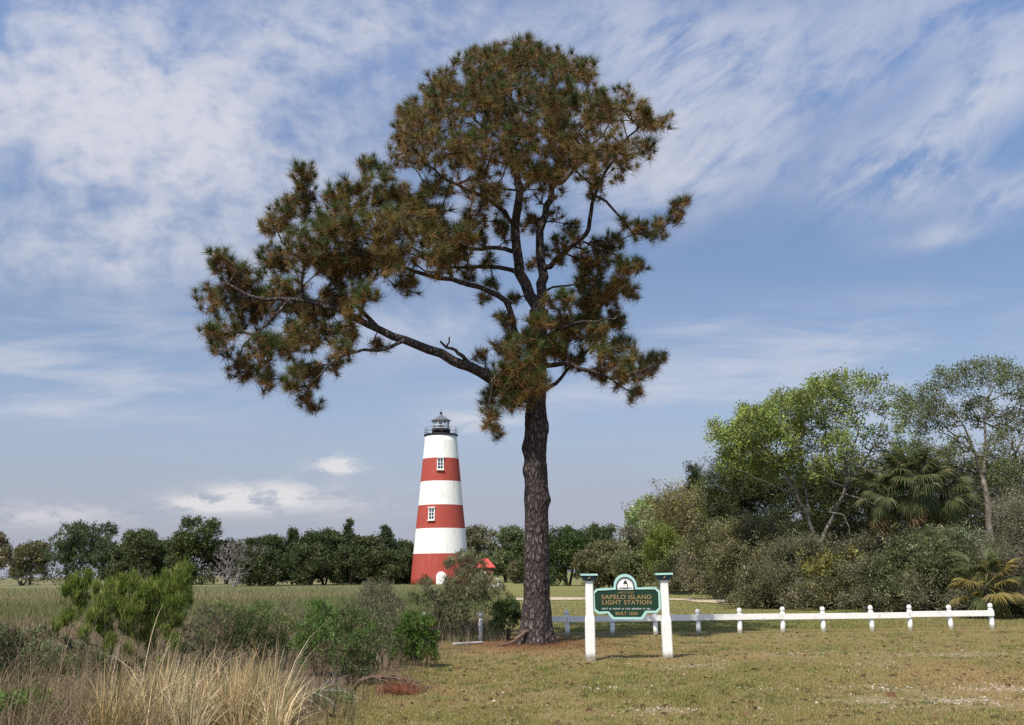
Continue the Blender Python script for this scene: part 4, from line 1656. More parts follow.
def dome_blobs(rng, x, D, wpx, ytop, n, kind='bush', ybase=None):
    """fill an outline given by centre, width and top with uneven clumps"""
    m = D / FPX
    h = at(x, ytop, D).z
    cx = gx(x, D).x
    w = wpx * m
    out = []
    for i in range(n):
        if kind == 'bush':
            t = rng.random() ** 0.8
            a = rng.uniform(0, 2 * math.pi)
            z = h * (0.12 + 0.78 * t)
            prof = math.sqrt(max(0.05, 1 - ((z / h - 0.35) / 0.72) ** 2))
            rr = w / 2 * prof * rng.uniform(0.2, 1.0)
            r = min(w * 0.24, h * 0.26) * rng.uniform(0.35, 1.1)
        elif kind == 'cedar':
            t = rng.random()
            z = h * (0.08 + 0.84 * t)
            a = rng.uniform(0, 2 * math.pi)
            prof = max(0.12, 1 - t ** 1.5)
            rr = w / 2 * prof * rng.uniform(0.3, 0.9)
            r = w * 0.17 * (0.45 + 0.75 * prof) * rng.uniform(0.8, 1.2)
        else:   # oak: clumps held out on limbs, open below
            t = rng.random()
            a = rng.uniform(0, 2 * math.pi)
            z = h * (0.34 + 0.58 * t)
            prof = math.sqrt(max(0.08, 1 - ((t - 0.42) / 0.66) ** 2))
            rr = w / 2 * prof * rng.uniform(0.35, 0.95)
            r = w * 0.15 * rng.uniform(0.7, 1.25)
        r = min(r, (h - z) * 0.95 + 0.12 * r)
        out.append((cx + rr * math.cos(a), D + rr * math.sin(a) * 0.9, z, r, r, r * 0.85, (r / (w * 0.16)) ** 2))
    # make sure the outline reaches its top
    out.append((cx + rng.uniform(-0.06, 0.06) * w, D, h - w * 0.07, w * 0.09, w * 0.09, w * 0.08, 0.5))
    return out


def tree(name, label, cat, x, D, blobs, seed, per=8, leaf=(0.3, 0.16), nleaf=14, spread=0.3, col=(0.05, 0.06, 0.025), col2=None, p2=0.2,
         bark='brown_bark', r0=0.2, stems=None, up=0.3, along=0.5, group=None, tip_r=0.012, trunk_h=0.35, nstem=1, seg=0.5, wob=0.06,
         shell=0.45, leafname='crown', wood='trunk', rmin=0.0, tv=0.22, lv=0.18, inner=0.0, lw=0.12, droop=0.0, arch=0.1, upper=0.25, thick=0.05, mask=None, spikes=0.0):
    pl = Plant(seed)
    rng = pl.rng
    b = gx(x, D)
    base = np.array([b.x, b.y, float(gz(b.x, b.y))])
    bl = np.array([q[:6] for q in blobs])
    top = bl[:, 2].max()
    if stems:
        for s in stems:
            pts = [np.array(at(p[0], p[1], D + (p[2] if len(p) > 2 else 0))) for p in s[0]]
            if pl.n == 0:
                pts[0] = base - np.array([0, 0, 0.1])
                pl.poly(pts, s[1], s[2], -1, 0, 0.35, 0.03)
            else:
                j = pl.near(pts[0])
                pl.poly([pl.P[j]] + pts[1:], s[1], s[2], j, 0, 0.35, 0.03)
    else:
        c = bl[:, :3].mean(0)
        for q in range(nstem):
            a = rng.uniform(0, 2 * math.pi)
            off = np.array([math.cos(a), math.sin(a), 0]) * (0.0 if nstem == 1 else 0.12 * top * rng.uniform(0.2, 1.0))
            e = base + off * 2.2
            e = e + (c - base) * np.array([0.5, 0.5, 0])
            e[2] = top * trunk_h * rng.uniform(0.8, 1.15)
            mid = (base + off * 0.8 + e) / 2 + rng.normal(0, 0.03 * top, 3)
            pl.poly([base + off * 0.4 - np.array([0, 0, 0.05]), mid, e], r0 * rng.uniform(0.7, 1.0), r0 * 0.55, -1, 0, seg * 0.7)
    T, Dv = blob_tips(rng, blobs, per, shell, 0.03, upper)
    if spikes:
        k = int(len(T) * spikes)
        bb = bl[rng.integers(0, len(bl), k)]
        d = unit(rng.normal(0, 1, (k, 3)) + np.array([0, 0, 0.7]))
        T = np.concatenate([T, bb[:, :3] + d * bb[:, 3:6] * rng.uniform(1.1, 1.9, (k, 1))])
        T[:, 2] = np.maximum(T[:, 2], 0.05)
    pl.grow(T, seg, wob, lw, arch)
    pl.radii(tip_r)
    V = Q = C = None
    if nleaf:
        tips = np.array(pl.tips)
        tp = pl.P[tips]
        td = pl.tipdirs()
        if mask is not None:
            ok = rng.random(len(tp)) < mask(tp)
            tp, td = tp[ok], td[ok]
        V, Q, C = leaf_quads(rng, tp, td, leaf[0], leaf[1], spread, nleaf, up, along, col, col2, p2, lv, tv, droop=droop)
        if inner:
            k = int(pl.n * inner)
            sel = rng.choice(np.arange(pl.n), k)
            sel = sel[pl.R[sel] < 0.03]
            if len(sel):
                v2, q2, c2 = leaf_quads(rng, pl.P[sel], unit(rng.normal(0, 1, (len(sel), 3))), leaf[0], leaf[1], spread, max(2, nleaf // 3), up, along, col, col2, p2, lv, tv)
                Q = np.concatenate([Q, q2 + len(V)]); V = np.concatenate([V, v2]); C = np.concatenate([C, c2])
        V[:, 2] = np.maximum(V[:, 2], 0.01)
    return finish(name, label, cat, base, pl, bark, V, Q, C, 'leaf', group, False, tip_r, rmin, (3, 7), thick, wood, leafname)

R_ = random.Random(21)
NPR = np.random.default_rng(21)


class RU:
    """python-random style wrapper so that outlines stay repeatable"""
    def __init__(self, s):
        self.r = random.Random(s)

    def random(self):
        return self.r.random()

    def uniform(self, a, b):
        return self.r.uniform(a, b)


# far tree line on the left and the cedar row
DARK = (0.026, 0.034, 0.013)
FAR = [
    # name, label, x, D, width, ytop, kind, colour, colour2, clumps, bark
    ('oak_tree', 'small brownish far tree at the open left end of the distant tree line', 30, 225, 46, 543, 'oak', (0.050, 0.050, 0.024), (0.08, 0.066, 0.032), 16, 'brown_bark'),
    ('cedar_tree', 'broad dark cedar with feathery top in the distant tree line beyond the marsh', 80, 200, 74, 521, 'oakcedar', (0.028, 0.040, 0.018), None, 30, 'grey_bark'),
    ('oak_tree', 'dense round dark oak right behind the tall green marsh shrub', 138, 190, 62, 531, 'bush', (0.030, 0.038, 0.014), (0.045, 0.046, 0.02), 26, 'brown_bark'),
    ('oak_tree', 'tallest far oak with open clumped top in the distant tree line', 193, 185, 54, 518, 'oak', (0.030, 0.038, 0.014), None, 26, 'brown_bark'),
    ('oak_tree', 'low dark tree filling the gap between the two tallest far trees', 166, 198, 46, 542, 'bush', (0.026, 0.034, 0.014), None, 18, 'brown_bark'),
    ('oak_tree', 'dark oak showing above the grey leafless far bush', 226, 190, 44, 541, 'bush', (0.032, 0.036, 0.016), None, 18, 'brown_bark'),
    ('cedar_tree', 'low dark cedar at the left foot of the broad feathery cedar', 107, 192, 40, 545, 'bush', (0.024, 0.034, 0.016), None, 16, 'brown_bark'),
    ('oak_tree', 'faint thin far tree cut by the left edge of the photo', -6, 210, 34, 535, 'oak', (0.07, 0.066, 0.04), None, 9, 'grey_bark'),
]
lab = ['first low cedar right of the grey leafless bush, at the start of the cedar row',
       'second cedar from the grey leafless bush in the dark cedar row',
       'pointed cedar standing slightly proud near the left of the cedar row',
       'rounded cedar between two pointed ones left of the cedar row middle',
       'middle cedar of the row with a blunt double top',
       'tallest cedar of the row with ragged tiered tip',
       'lower brownish cedar just right of the tallest cedar',
       'tall narrow bluish cedar second highest in the row',
       'small pointed cedar left of the last one before the lighthouse',
       'last cedar of the row touching the lighthouse tower']
tops = [(250, 540), (272, 537), (292, 530), (309, 535), (325, 531), (348, 521), (367, 538), (386, 527), (399, 541), (412, 545)]
for i, (x, yt) in enumerate(tops):
    c = (0.024, 0.034, 0.012) if i not in (6, 7) else ((0.036, 0.036, 0.014) if i == 6 else (0.022, 0.036, 0.020))
    FAR.append(('cedar_tree', lab[i], x, 158 + (i * 37 % 11), 40 if i not in (5, 7) else 36, yt, 'cedar' if i in (0, 2, 5, 7, 9) else 'bush', c, (0.034, 0.042, 0.016), 34, 'brown_bark'))
# lower cedars that close the front of the row
low = ['bushy low cedar in front of the left part of the cedar row', 'wide low cedar at the front below the blunt double top',
       'low brownish cedar before the tallest cedar of the row', 'low dark cedar at the front right end of the row']
for i, (x, yt, w) in enumerate(((262, 548, 58), (308, 545, 62), (350, 546, 58), (392, 551, 54))):
    FAR.append(('cedar_tree', low[i], x, 152 + i, w, yt, 'bush', (0.026, 0.034, 0.012), (0.036, 0.040, 0.016), 40, 'brown_bark'))
# between the lighthouse and the pine, and behind the sign
FAR += [
    ('oak_tree', 'greyish half bare tree rising behind the red roofed brick house', 478, 205, 44, 528, 'oak', (0.075, 0.07, 0.042), (0.055, 0.06, 0.03), 20, 'grey_bark'),
    ('oak_tree', 'grey green leafy tree just left of the pine trunk far across the lawn', 512, 178, 36, 527, 'oak', (0.050, 0.062, 0.030), None, 18, 'brown_bark'),
    ('evergreen_bush', 'low green bush under the grey green tree left of the pine trunk', 506, 170, 40, 553, 'bush', (0.045, 0.055, 0.022), None, 16, 'brown_bark'),
    ('evergreen_bush', 'low dull bush behind the white cart at the far lawn edge', 520, 150, 26, 563, 'bush', (0.060, 0.055, 0.032), None, 12, 'brown_bark'),
    ('oak_tree', 'dark dense evergreen oak just right of the pine trunk', 568, 120, 56, 528, 'bush', (0.024, 0.038, 0.012), None, 30, 'brown_bark'),
    ('oak_tree', 'dark evergreen oak with small sprigs on top left of the pale green tree', 596, 128, 44, 525, 'bush', (0.030, 0.040, 0.016), None, 24, 'brown_bark'),
    ('oak_tree', 'dark tree mostly hidden by the pine trunk', 536, 135, 40, 536, 'bush', (0.024, 0.036, 0.012), None, 18, 'brown_bark'),
    ('willow_tree', 'pale green fresh leaved tree standing behind the grey shrubs', 652, 112, 56, 497, 'oak', (0.125, 0.155, 0.060), (0.10, 0.12, 0.05), 26, 'grey_bark'),
    ('bush', 'grey brown leafless looking bush above the signboard', 634, 96, 60, 528, 'bush', (0.085, 0.075, 0.048), (0.06, 0.055, 0.03), 24, 'grey_bark'),
    ('bush', 'round olive bush behind the left sign post', 591, 86, 44, 553, 'bush', (0.060, 0.058, 0.025), (0.08, 0.07, 0.035), 22, 'brown_bark'),
    ('bush', 'grey olive bush between the dark oak and the signboard', 612, 90, 44, 541, 'bush', (0.062, 0.062, 0.030), None, 22, 'brown_bark'),
]


def leafset(D):
    s = D / FPX
    return s


for i, (nm, lb, x, D, w, yt, kind, c, c2, n, bark) in enumerate(FAR):
    ru = RU(100 + i)
    k = {'oakcedar': 'oak'}.get(kind, kind)
    bl = dome_blobs(ru, x, D, w, yt, n, k)
    if kind == 'oakcedar':
        bl += dome_blobs(ru, x, D, w * 0.95, yt + 12, 14, 'bush')
    if kind == 'oak':
        bl += dome_blobs(ru, x, D, w * 0.85, yt + (577 - yt) * 0.42, max(6, n // 2), 'bush')
    s = D / FPX
    c = tuple(q * 2.25 for q in c)
    c2 = tuple(q * 2.25 for q in c2) if c2 else (c[0] * 1.5, c[1] * 1.3, c[2] * 1.2)
    wm = w * s
    ced = kind == 'cedar' or kind == 'oakcedar'
    tree(nm, lb, 'bush' if 'bush' in nm else 'tree', x, D, bl, 300 + i, per=18, leaf=(s * 2.3, s * (0.95 if ced else 1.25)), nleaf=24,
         spread=s * (1.3 if ced else 1.7), col=c, col2=c2, p2=0.3, bark=bark, r0=wm * 0.03, up=0.45 if ced else 0.2, along=0.8 if ced else 0.4,
         group='cedars in the dark row left of the lighthouse' if (8 <= i < 22) else None, tip_r=s * 0.13, trunk_h=0.4, nstem=1 if kind != 'bush' else 3,
         seg=wm * 0.08, wob=wm * 0.01, lw=0.1)


def grey_bush(label, x, D, w, yt, seed, bark='grey_bark', n=16, per=16, name='bare_bush', tr=0.22):
    s = D / FPX
    bl = dome_blobs(RU(seed), x, D, w, yt, n, 'bush')
    return tree(name, label, 'bush', x, D, bl, seed, per=per, nleaf=0, bark=bark, r0=w * s * 0.014, nstem=5, tip_r=s * tr, trunk_h=0.3, seg=w * s * 0.06, wob=w * s * 0.008, lw=0.25)


grey_bush('grey leafless bush in front of the far trees at the start of the cedar row', 234, 150, 78, 541, 501, 'twig_bark', 26, 75, tr=0.15)

# ------------------------------------------------------------------ the thicket on the right
def thicket(name, label, x, D, w, yt, seed, col, col2=None, kind='bush', n=26, per=12, leaf=(2.0, 0.95), nl=32, bark='brown_bark', p2=0.3, cat='bush', up=0.2, sp=2.6, inner=0.12, tr=0.26, group=None, **kw):
    s = D / FPX
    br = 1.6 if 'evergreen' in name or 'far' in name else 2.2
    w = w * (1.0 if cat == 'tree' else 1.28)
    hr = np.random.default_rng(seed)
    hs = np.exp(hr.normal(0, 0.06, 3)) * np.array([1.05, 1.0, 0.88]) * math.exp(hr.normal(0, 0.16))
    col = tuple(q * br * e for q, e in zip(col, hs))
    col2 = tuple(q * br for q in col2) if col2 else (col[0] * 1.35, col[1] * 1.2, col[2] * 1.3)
    bl = dome_blobs(RU(seed), x, D, w, yt, int(n * 1.3), kind)
    per = per * 2.0
    wm = w * s
    return tree(name, label, cat, x, D, bl, seed, per=per, leaf=(s * leaf[0], s * leaf[1]), nleaf=nl, spread=s * sp, col=col, col2=col2, p2=p2,
                bark=bark, r0=wm * 0.018, up=up, nstem=kw.pop('nstem', 4), tip_r=s * tr, trunk_h=0.3, seg=wm * 0.06, wob=wm * 0.01, inner=inner, group=group, spikes=0.22, tv=0.36, lv=0.26, **kw)


thicket('olive_tree', 'rounded olive grey tree with drooping twigs behind the right sign post', 700, 78, 92, 489, 601, (0.088, 0.086, 0.034), (0.070, 0.066, 0.032), n=40, per=14, leaf=(2.4, 1.0), nl=14, cat='tree', bark='grey_bark')
thicket('young_pine', 'small bright needle leaved pine right of the signboard emblem', 668, 74, 44, 530, 602, (0.055, 0.078, 0.018), (0.085, 0.085, 0.022), n=22, per=11, leaf=(3.2, 0.6), nl=22, up=0.5, cat='tree')
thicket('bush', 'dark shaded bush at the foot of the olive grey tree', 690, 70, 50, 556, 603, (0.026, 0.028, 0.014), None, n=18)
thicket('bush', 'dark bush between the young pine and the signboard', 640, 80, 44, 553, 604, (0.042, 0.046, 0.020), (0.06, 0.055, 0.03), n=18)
thicket('evergreen_tree', 'dark pointed evergreen peeping over the olive grey tree', 700, 92, 48, 466, 605, (0.026, 0.038, 0.014), None, kind='cedar', n=30, per=12, cat='tree')
grey_bush('purplish leafless low bush right of the right sign post', 716, 66, 40, 569, 606, 'brown_bark', 12, 26)
thicket('evergreen_tree', 'dark evergreen behind the left side of the big spreading tree', 752, 56, 92, 462, 607, (0.034, 0.046, 0.016), (0.052, 0.056, 0.022), n=44, per=14, cat='tree')
thicket('evergreen_tree', 'dark evergreen behind the trunk of the big spreading tree', 836, 54, 112, 468, 608, (0.030, 0.040, 0.015), None, n=44, per=13, cat='tree')
thicket('evergreen_tree', 'dark evergreen behind the hanging palm heads', 915, 52, 126, 446, 609, (0.026, 0.036, 0.014), (0.05, 0.055, 0.03), n=44, per=13, cat='tree')
thicket('evergreen_tree', 'dark evergreen at the right edge behind the sparse grey tree', 1010, 50, 110, 455, 610, (0.032, 0.040, 0.018), (0.06, 0.06, 0.035), n=44, per=13, cat='tree')
thicket('bush', 'tall grey olive bush left of the big spreading tree', 752, 50, 74, 520, 611, (0.072, 0.072, 0.036), (0.055, 0.055, 0.03), n=36, per=14, bark='grey_bark')
thicket('bush', 'dull olive bush under the big spreading tree', 795, 46, 72, 545, 612, (0.058, 0.060, 0.030), (0.085, 0.078, 0.045), n=32, per=14)
thicket('bush', 'low dark green bush with spreading skirt at the lawn edge', 768, 43.5, 64, 566, 613, (0.046, 0.054, 0.026), (0.065, 0.06, 0.035), n=28, per=14)
thicket('bush', 'yellowish green bush catching sun in the middle of the thicket', 848, 42.5, 58, 553, 614, (0.082, 0.076, 0.022), (0.050, 0.050, 0.02), n=24, per=13, leaf=(2.6, 1.4))
grey_bush('tangle of bare grey twigs low in front of the thicket', 805, 41.5, 48, 575, 615, 'grey_bark', 12, 18)
thicket('bush', 'low grey green bush left of the yellowish green bush', 822, 41.5, 60, 580, 616, (0.058, 0.064, 0.034), (0.08, 0.075, 0.045), n=24, per=14)
thicket('bush', 'wide grey green bush behind the middle fence posts', 885, 40, 84, 560, 617, (0.054, 0.062, 0.033), (0.075, 0.075, 0.045), n=36, per=15)
thicket('bush', 'tall grey green bush below the hanging palm fronds', 938, 38.5, 78, 532, 618, (0.056, 0.064, 0.030), (0.075, 0.072, 0.04), n=40, per=15)
thicket('bush', 'low grey green bush left of the low yellow palm', 926, 37.5, 64, 574, 619, (0.058, 0.064, 0.036), (0.085, 0.078, 0.05), n=26, per=14)
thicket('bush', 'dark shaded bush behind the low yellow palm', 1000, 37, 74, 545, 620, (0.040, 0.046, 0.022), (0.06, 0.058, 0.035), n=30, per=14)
thicket('bush', 'tall twiggy grey bush cut by the right edge of the photo', 1030, 33.5, 56, 492, 621, (0.070, 0.072, 0.045), (0.10, 0.09, 0.065), n=40, per=15, nl=9, leaf=(1.6, 0.7), bark='grey_bark', tr=0.28)
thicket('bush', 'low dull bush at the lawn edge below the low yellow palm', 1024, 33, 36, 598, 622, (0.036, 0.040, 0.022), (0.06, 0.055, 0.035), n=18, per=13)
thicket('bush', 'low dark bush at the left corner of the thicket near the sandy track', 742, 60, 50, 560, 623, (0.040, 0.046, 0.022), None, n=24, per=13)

thicket('bush', 'dull grey bush filling the gap left of the yellowish green bush at mid height', 806, 44.5, 60, 540, 631, (0.058, 0.058, 0.034), (0.08, 0.07, 0.045), n=30, per=12, bark='grey_bark', nl=20)
thicket('bush', 'brownish bush behind the yellowish green bush under the palms', 872, 43.2, 60, 538, 632, (0.050, 0.050, 0.028), (0.075, 0.062, 0.04), n=30, per=12, nl=22)
thicket('bush', 'low grey brush along the lawn edge before the wide grey green bush', 866, 38.8, 60, 588, 633, (0.056, 0.058, 0.034), (0.09, 0.08, 0.055), n=20, per=13, bark='grey_bark', nl=20)
thicket('bush', 'low grey brush along the lawn edge right of the tangle of bare twigs', 790, 42.6, 66, 584, 634, (0.054, 0.056, 0.032), (0.085, 0.075, 0.05), n=20, per=13, bark='grey_bark', nl=20)
thicket('bush', 'low grey brush along the lawn edge under the tall grey green bush', 955, 36.2, 60, 590, 635, (0.050, 0.054, 0.032), (0.085, 0.078, 0.055), n=20, per=13, bark='grey_bark', nl=20)
thicket('bush', 'grey twiggy bush between the low yellow palm and the sparse grey tree', 972, 39.5, 60, 530, 636, (0.058, 0.060, 0.036), (0.085, 0.078, 0.055), n=28, per=13, bark='grey_bark', nl=14)
thicket('bush', 'greenish grey bush at mid height left of the dark pointed shadow under the big tree', 722, 57, 70, 530, 637, (0.066, 0.066, 0.034), (0.085, 0.078, 0.05), n=30, per=13, bark='grey_bark', nl=22)
# big spreading tree, bright fresh leaves over pale limbs
D1 = 46.0
ru = np.random.default_rng(31)
crown = [(733, 441, 19), (758, 427, 23), (788, 412, 24), (824, 398, 23), (850, 388, 20), (872, 396, 19), (893, 412, 16), (776, 446, 24), (812, 432, 24),
         (850, 420, 20), (876, 438, 17), (748, 456, 18), (890, 455, 14), (838, 452, 20), (718, 438, 10), (800, 405, 14), (838, 385, 13), (765, 418, 12), (880, 385, 11), (745, 432, 14),
         (822, 386, 11), (862, 378, 9), (730, 462, 14), (765, 470, 17), (795, 465, 16), (715, 425, 6), (742, 412, 8), (810, 390, 8), (905, 430, 12), (905, 405, 10), (900, 450, 12), (885, 470, 13), (895, 392, 8), (820, 470, 12), (865, 462, 12)]
st1 = [([(818, 600), (820, 570, 0), (819, 546, 0)], 0.20, 0.15),
       ([(819, 546), (808, 520, -0.3), (798, 497, -0.6), (785, 475, -0.9), (765, 455, -1.2), (742, 440, -1.4)], 0.09, 0.02),
       ([(808, 520), (806, 490, 0.4), (800, 460, 0.7), (792, 430, 0.9), (786, 412, 1.0)], 0.065, 0.018),
       ([(798, 497), (780, 488, -0.9), (755, 478, -1.4), (732, 468, -1.7)], 0.045, 0.014),
       ([(819, 546), (832, 520, -0.2), (843, 492, -0.3), (846, 470, -0.5), (838, 440, -0.7), (828, 410, -0.9)], 0.10, 0.02),
       ([(843, 492), (860, 470, 0.4), (874, 445, 0.7), (884, 420, 0.9), (888, 400, 1.0)], 0.07, 0.018),
       ([(846, 470), (856, 440, -0.5), (858, 415, -0.7), (852, 392, -0.8)], 0.05, 0.016),
       ([(843, 492), (825, 478, -0.8), (812, 455, -1.2), (808, 430, -1.4)], 0.05, 0.016),
       ([(812, 455), (796, 436, -1.6), (775, 420, -1.8)], 0.03, 0.012),
       ([(874, 445), (890, 432, 1.0), (902, 424, 1.2)], 0.03, 0.012),
       ([(843, 494), (868, 502, -1.0), (895, 512, -1.6), (915, 516, -1.9)], 0.035, 0.012),
       ([(838, 505), (830, 511, -1.3), (840, 513, -1.8), (847, 521, -2.2), (850, 536, -2.4)], 0.035, 0.012),
       ([(843, 492), (850, 478, -1.0), (870, 470, -1.6), (888, 474, -2.0)], 0.03, 0.01)]
tree('spreading_tree', 'big spreading tree with fresh yellow green leaves over pale branches', 'tree', 818, D1, px_blobs(ru, D1, crown, 1.6), 32, per=24,
     leaf=(0.12, 0.068), nleaf=26, spread=0.14, col=(0.215, 0.275, 0.062), col2=(0.22, 0.23, 0.08), p2=0.3, bark='grey_bark', stems=st1, tip_r=0.016, seg=0.35, wob=0.05, lw=0.15, up=0.25, inner=0.0, tv=0.28,
     mask=lambda t: np.clip(1.05 - (t[:, 0] - gx(800, D1).x) / 4.6 - np.maximum(0, 7.0 - t[:, 2]) * 0.22, 0.24, 1.0))
# sparser grey tree at the right
D2 = 43.0
crown2 = [(930, 396, 16), (958, 381, 17), (988, 374, 17), (1014, 384, 18), (1038, 398, 18), (945, 418, 16), (978, 412, 19), (1012, 424, 18), (1000, 448, 16),
          (922, 428, 10), (960, 446, 12), (945, 460, 13), (912, 415, 12), (905, 400, 9), (918, 450, 12), (935, 480, 12), (975, 470, 15), (1005, 475, 16), (1025, 465, 15), (1015, 500, 12), (925, 410, 14), (1040, 436, 16), (1060, 420, 16), (940, 375, 8), (1004, 366, 8), (970, 366, 7)]
st2 = [([(1000, 612), (992, 560, 0), (988, 512, 0), (984, 480, 0)], 0.17, 0.12),
       ([(984, 480), (976, 455, -0.4), (962, 425, -0.8), (945, 400, -1.0)], 0.09, 0.02),
       ([(984, 480), (986, 450, 0.3), (985, 420, 0.4), (990, 390, 0.5)], 0.09, 0.02),
       ([(988, 512), (1003, 485, -0.4), (1015, 455, -0.8), (1030, 420, -1.0)], 0.10, 0.02),
       ([(1003, 485), (1018, 478, 0.6), (1040, 455, 1.0)], 0.06, 0.02),
       ([(976, 455), (958, 440, 0.5), (935, 430, 0.7)], 0.05, 0.015)]
tree('spreading_tree', 'sparse grey twigged tree with few small leaves above the right palms', 'tree', 1000, D2, px_blobs(np.random.default_rng(33), D2, crown2, 1.4), 34, per=56,
     leaf=(0.09, 0.05), nleaf=9, spread=0.12, col=(0.12, 0.155, 0.052), col2=(0.17, 0.18, 0.08), p2=0.35, bark='grey_bark', stems=st2, tip_r=0.017, seg=0.32, wob=0.05, lw=0.15, up=0.25, inner=0.02)


# ------------------------------------------------------------------ palms
def frond_mesh(seed, dead=False, rf=0.95, pet=1.0):
    """one fan leaf along +X: stalk, then folded segments that split and hang"""
    rng = np.random.default_rng(seed)
    V, T, C = [], [], []
    base = np.array((0.098, 0.116, 0.044) if not dead else (0.26, 0.165, 0.075))
    if dead == 'gold':
        base = np.array((0.24, 0.19, 0.055))

    def quad(a, b, c, d, col):
        i = len(V)
        V.extend([a, b, c, d])
        C.extend([col] * 4)
        T.append((i, i + 1, i + 2)); T.append((i, i + 2, i + 3))
    droop = 0.16 if not dead else 0.7
    for k in range(5):
        x0, x1 = pet * k / 5, pet * (k + 1) / 5
        z = lambda x: -droop * 0.35 * (x / pet) ** 2
        for s in (-1, 1):
            quad(np.array([x0, 0, z(x0) + 0.012]), np.array([x0, 0.018 * s, z(x0)]), np.array([x1, 0.018 * s, z(x1)]), np.array([x1, 0, z(x1) + 0.012]), base * 1.2)
    n = 30
    z0 = -droop * 0.35
    for k in range(n):
        a = (k + 0.5) / n * 2 - 1
        ang = a * 1.9
        L = rf * (1 - 0.25 * a * a) * rng.uniform(0.85, 1.08)
        hub = np.array([pet + 0.16 * (1 - a * a), 0, z0])
        d = np.array([math.cos(ang), math.sin(ang), 0])
        fold = abs(a) * 0.35
        s = np.array([-d[1], d[0], 0])
        dro = rng.uniform(0.5, 1.1) if not dead else rng.uniform(0.5, 1.0)
        prev = None
        col = base * math.exp(rng.normal(0, 0.22))
        if not dead and rng.random() < 0.08:
            col = np.array([0.2, 0.15, 0.06])
        for q in range(5):
            t = q / 4
            w = 0.034 * (1 - t) ** 0.6 + 0.002 if q else 0.012
            p = hub + d * L * t * (1 - 0.18 * dro * t * t) + np.array([0, 0, 0.10 * t + fold * 0.3 * t - dro * L * 0.75 * t ** 2.4])
            cur = (p - s * w + np.array([0, 0, -w * 0.6]), p + np.array([0, 0, w * 0.4]), p + s * w + np.array([0, 0, -w * 0.6]))
            if prev is not None:
                quad(prev[0], prev[1], cur[1], cur[0], col)
                quad(prev[1], prev[2], cur[2], cur[1], col * 0.97)
            prev = cur
    return mesh_np('frond', np.array(V), None, T, ('leaf',), None, np.array(C))


FRONDS = [frond_mesh(s) for s in range(4)]
DEADF = [frond_mesh(s + 20, True) for s in range(3)]
GOLDF = [frond_mesh(s + 40, 'gold') for s in range(3)]


def palm(label, x, D, ycrown, seed, n=26, nd=9, size=1.0, gold=0.0, r=0.2, low=False, dead_pitch=(-80, -55)):
    rng = random.Random(seed)
    b = gx(x, D)
    root = thing('palm_tree', label, 'palm', b)
    h = at(x, ycrown, D).z
    pl = Plant(seed)
    pl.poly([(0, 0, -0.1), (0.05, 0, h * 0.5), (0, 0, h)], r, r * 0.85, -1, 0, 0.2, 0.01)
    pl.radii()
    wv, wq = pl.tubes((6, 12), 0.01)[0]
    link('trunk', mesh_np('trunk', wv, wq, None, ('palm_bark',), None, None, True), root)
    for k in range(n + nd):
        dead = k >= n
        me = DEADF[k % 3] if dead else (GOLDF[k % 3] if rng.random() < gold else FRONDS[k % 4])
        o = link('dead_frond' if dead else 'frond', me, root, (0, 0, h - (0.1 if dead else 0) + rng.uniform(-0.12, 0.1)))
        az = k * 2.39996 + rng.uniform(-0.2, 0.2)
        el = rad(rng.uniform(*dead_pitch)) if dead else rad(80 - 140 * ((k + 0.5) / n) ** 0.9 + rng.uniform(-12, 12))
        o.rotation_euler = (rng.uniform(-0.4, 0.4), -el, az)
        s = size * rng.uniform(0.85, 1.12)
        o.scale = (s, s, s)
    return root


palm('large cabbage palm with drooping green fan leaves in the thicket', 926, 42.0, 482, 51, 40, 9, 0.86)
palm('second cabbage palm head with brown hanging dead leaves left of the large palm', 893, 42.6, 495, 52, 26, 12, 0.76)
palm('cabbage palm with tan dead leaves right under the sparse grey tree', 955, 42.3, 492, 55, 26, 12, 0.78)
palm('low stemless palm with yellow and tan fans at the lawn edge', 989, 32.8, 585, 53, 30, 14, 0.66, 0.5, 0.14)
palm('tiny bright green fan palm at the far edge of the lawn', 728, 62.0, 590, 54, 14, 0, 0.62, 0.0, 0.07)

# ------------------------------------------------------------------ shrubs in the rough ground on the left
def shrub(name, label, x, D, lst, seed, col, col2=None, per=1.0, sq=1.0, leaf=(0.035, 0.006), nl=14, spread=0.03, up=0.7, along=0.6, bark='brown_bark', r0=0.014, nstem=7,
          inner=0.08, tr=0.0028, dj=0.3, p2=0.3, seg=0.10, trunk_h=0.32, group=None, **kw):
    k_ = 1.0 if seed == 701 else (2.5 if seed in (711, 713, 714) else 1.7)
    col = tuple(q * k_ for q in col)
    col2 = tuple(q * 1.2 for q in col2) if col2 else None
    if 705 <= seed <= 709:
        lst = [(q[0], q[1] + 2, q[2] * 1.4) for q in lst]
    bl = px_blobs(np.random.default_rng(seed), D, lst, dj, sq)
    return tree(name, label, 'shrub', x, D, bl, seed, per=per * (7.5 if seed != 701 else 3.0), leaf=(leaf[0] * 1.15, leaf[1] * 1.25), nleaf=nl, spread=spread, col=col, col2=col2, p2=p2, bark=bark, r0=r0, up=up, along=along,
                tip_r=tr, trunk_h=trunk_h, nstem=nstem, seg=seg, wob=0.015, inner=inner, leafname='foliage', wood='stem', group=group, lw=0.3, arch=0.06, upper=0.5, thick=0.008, **kw)


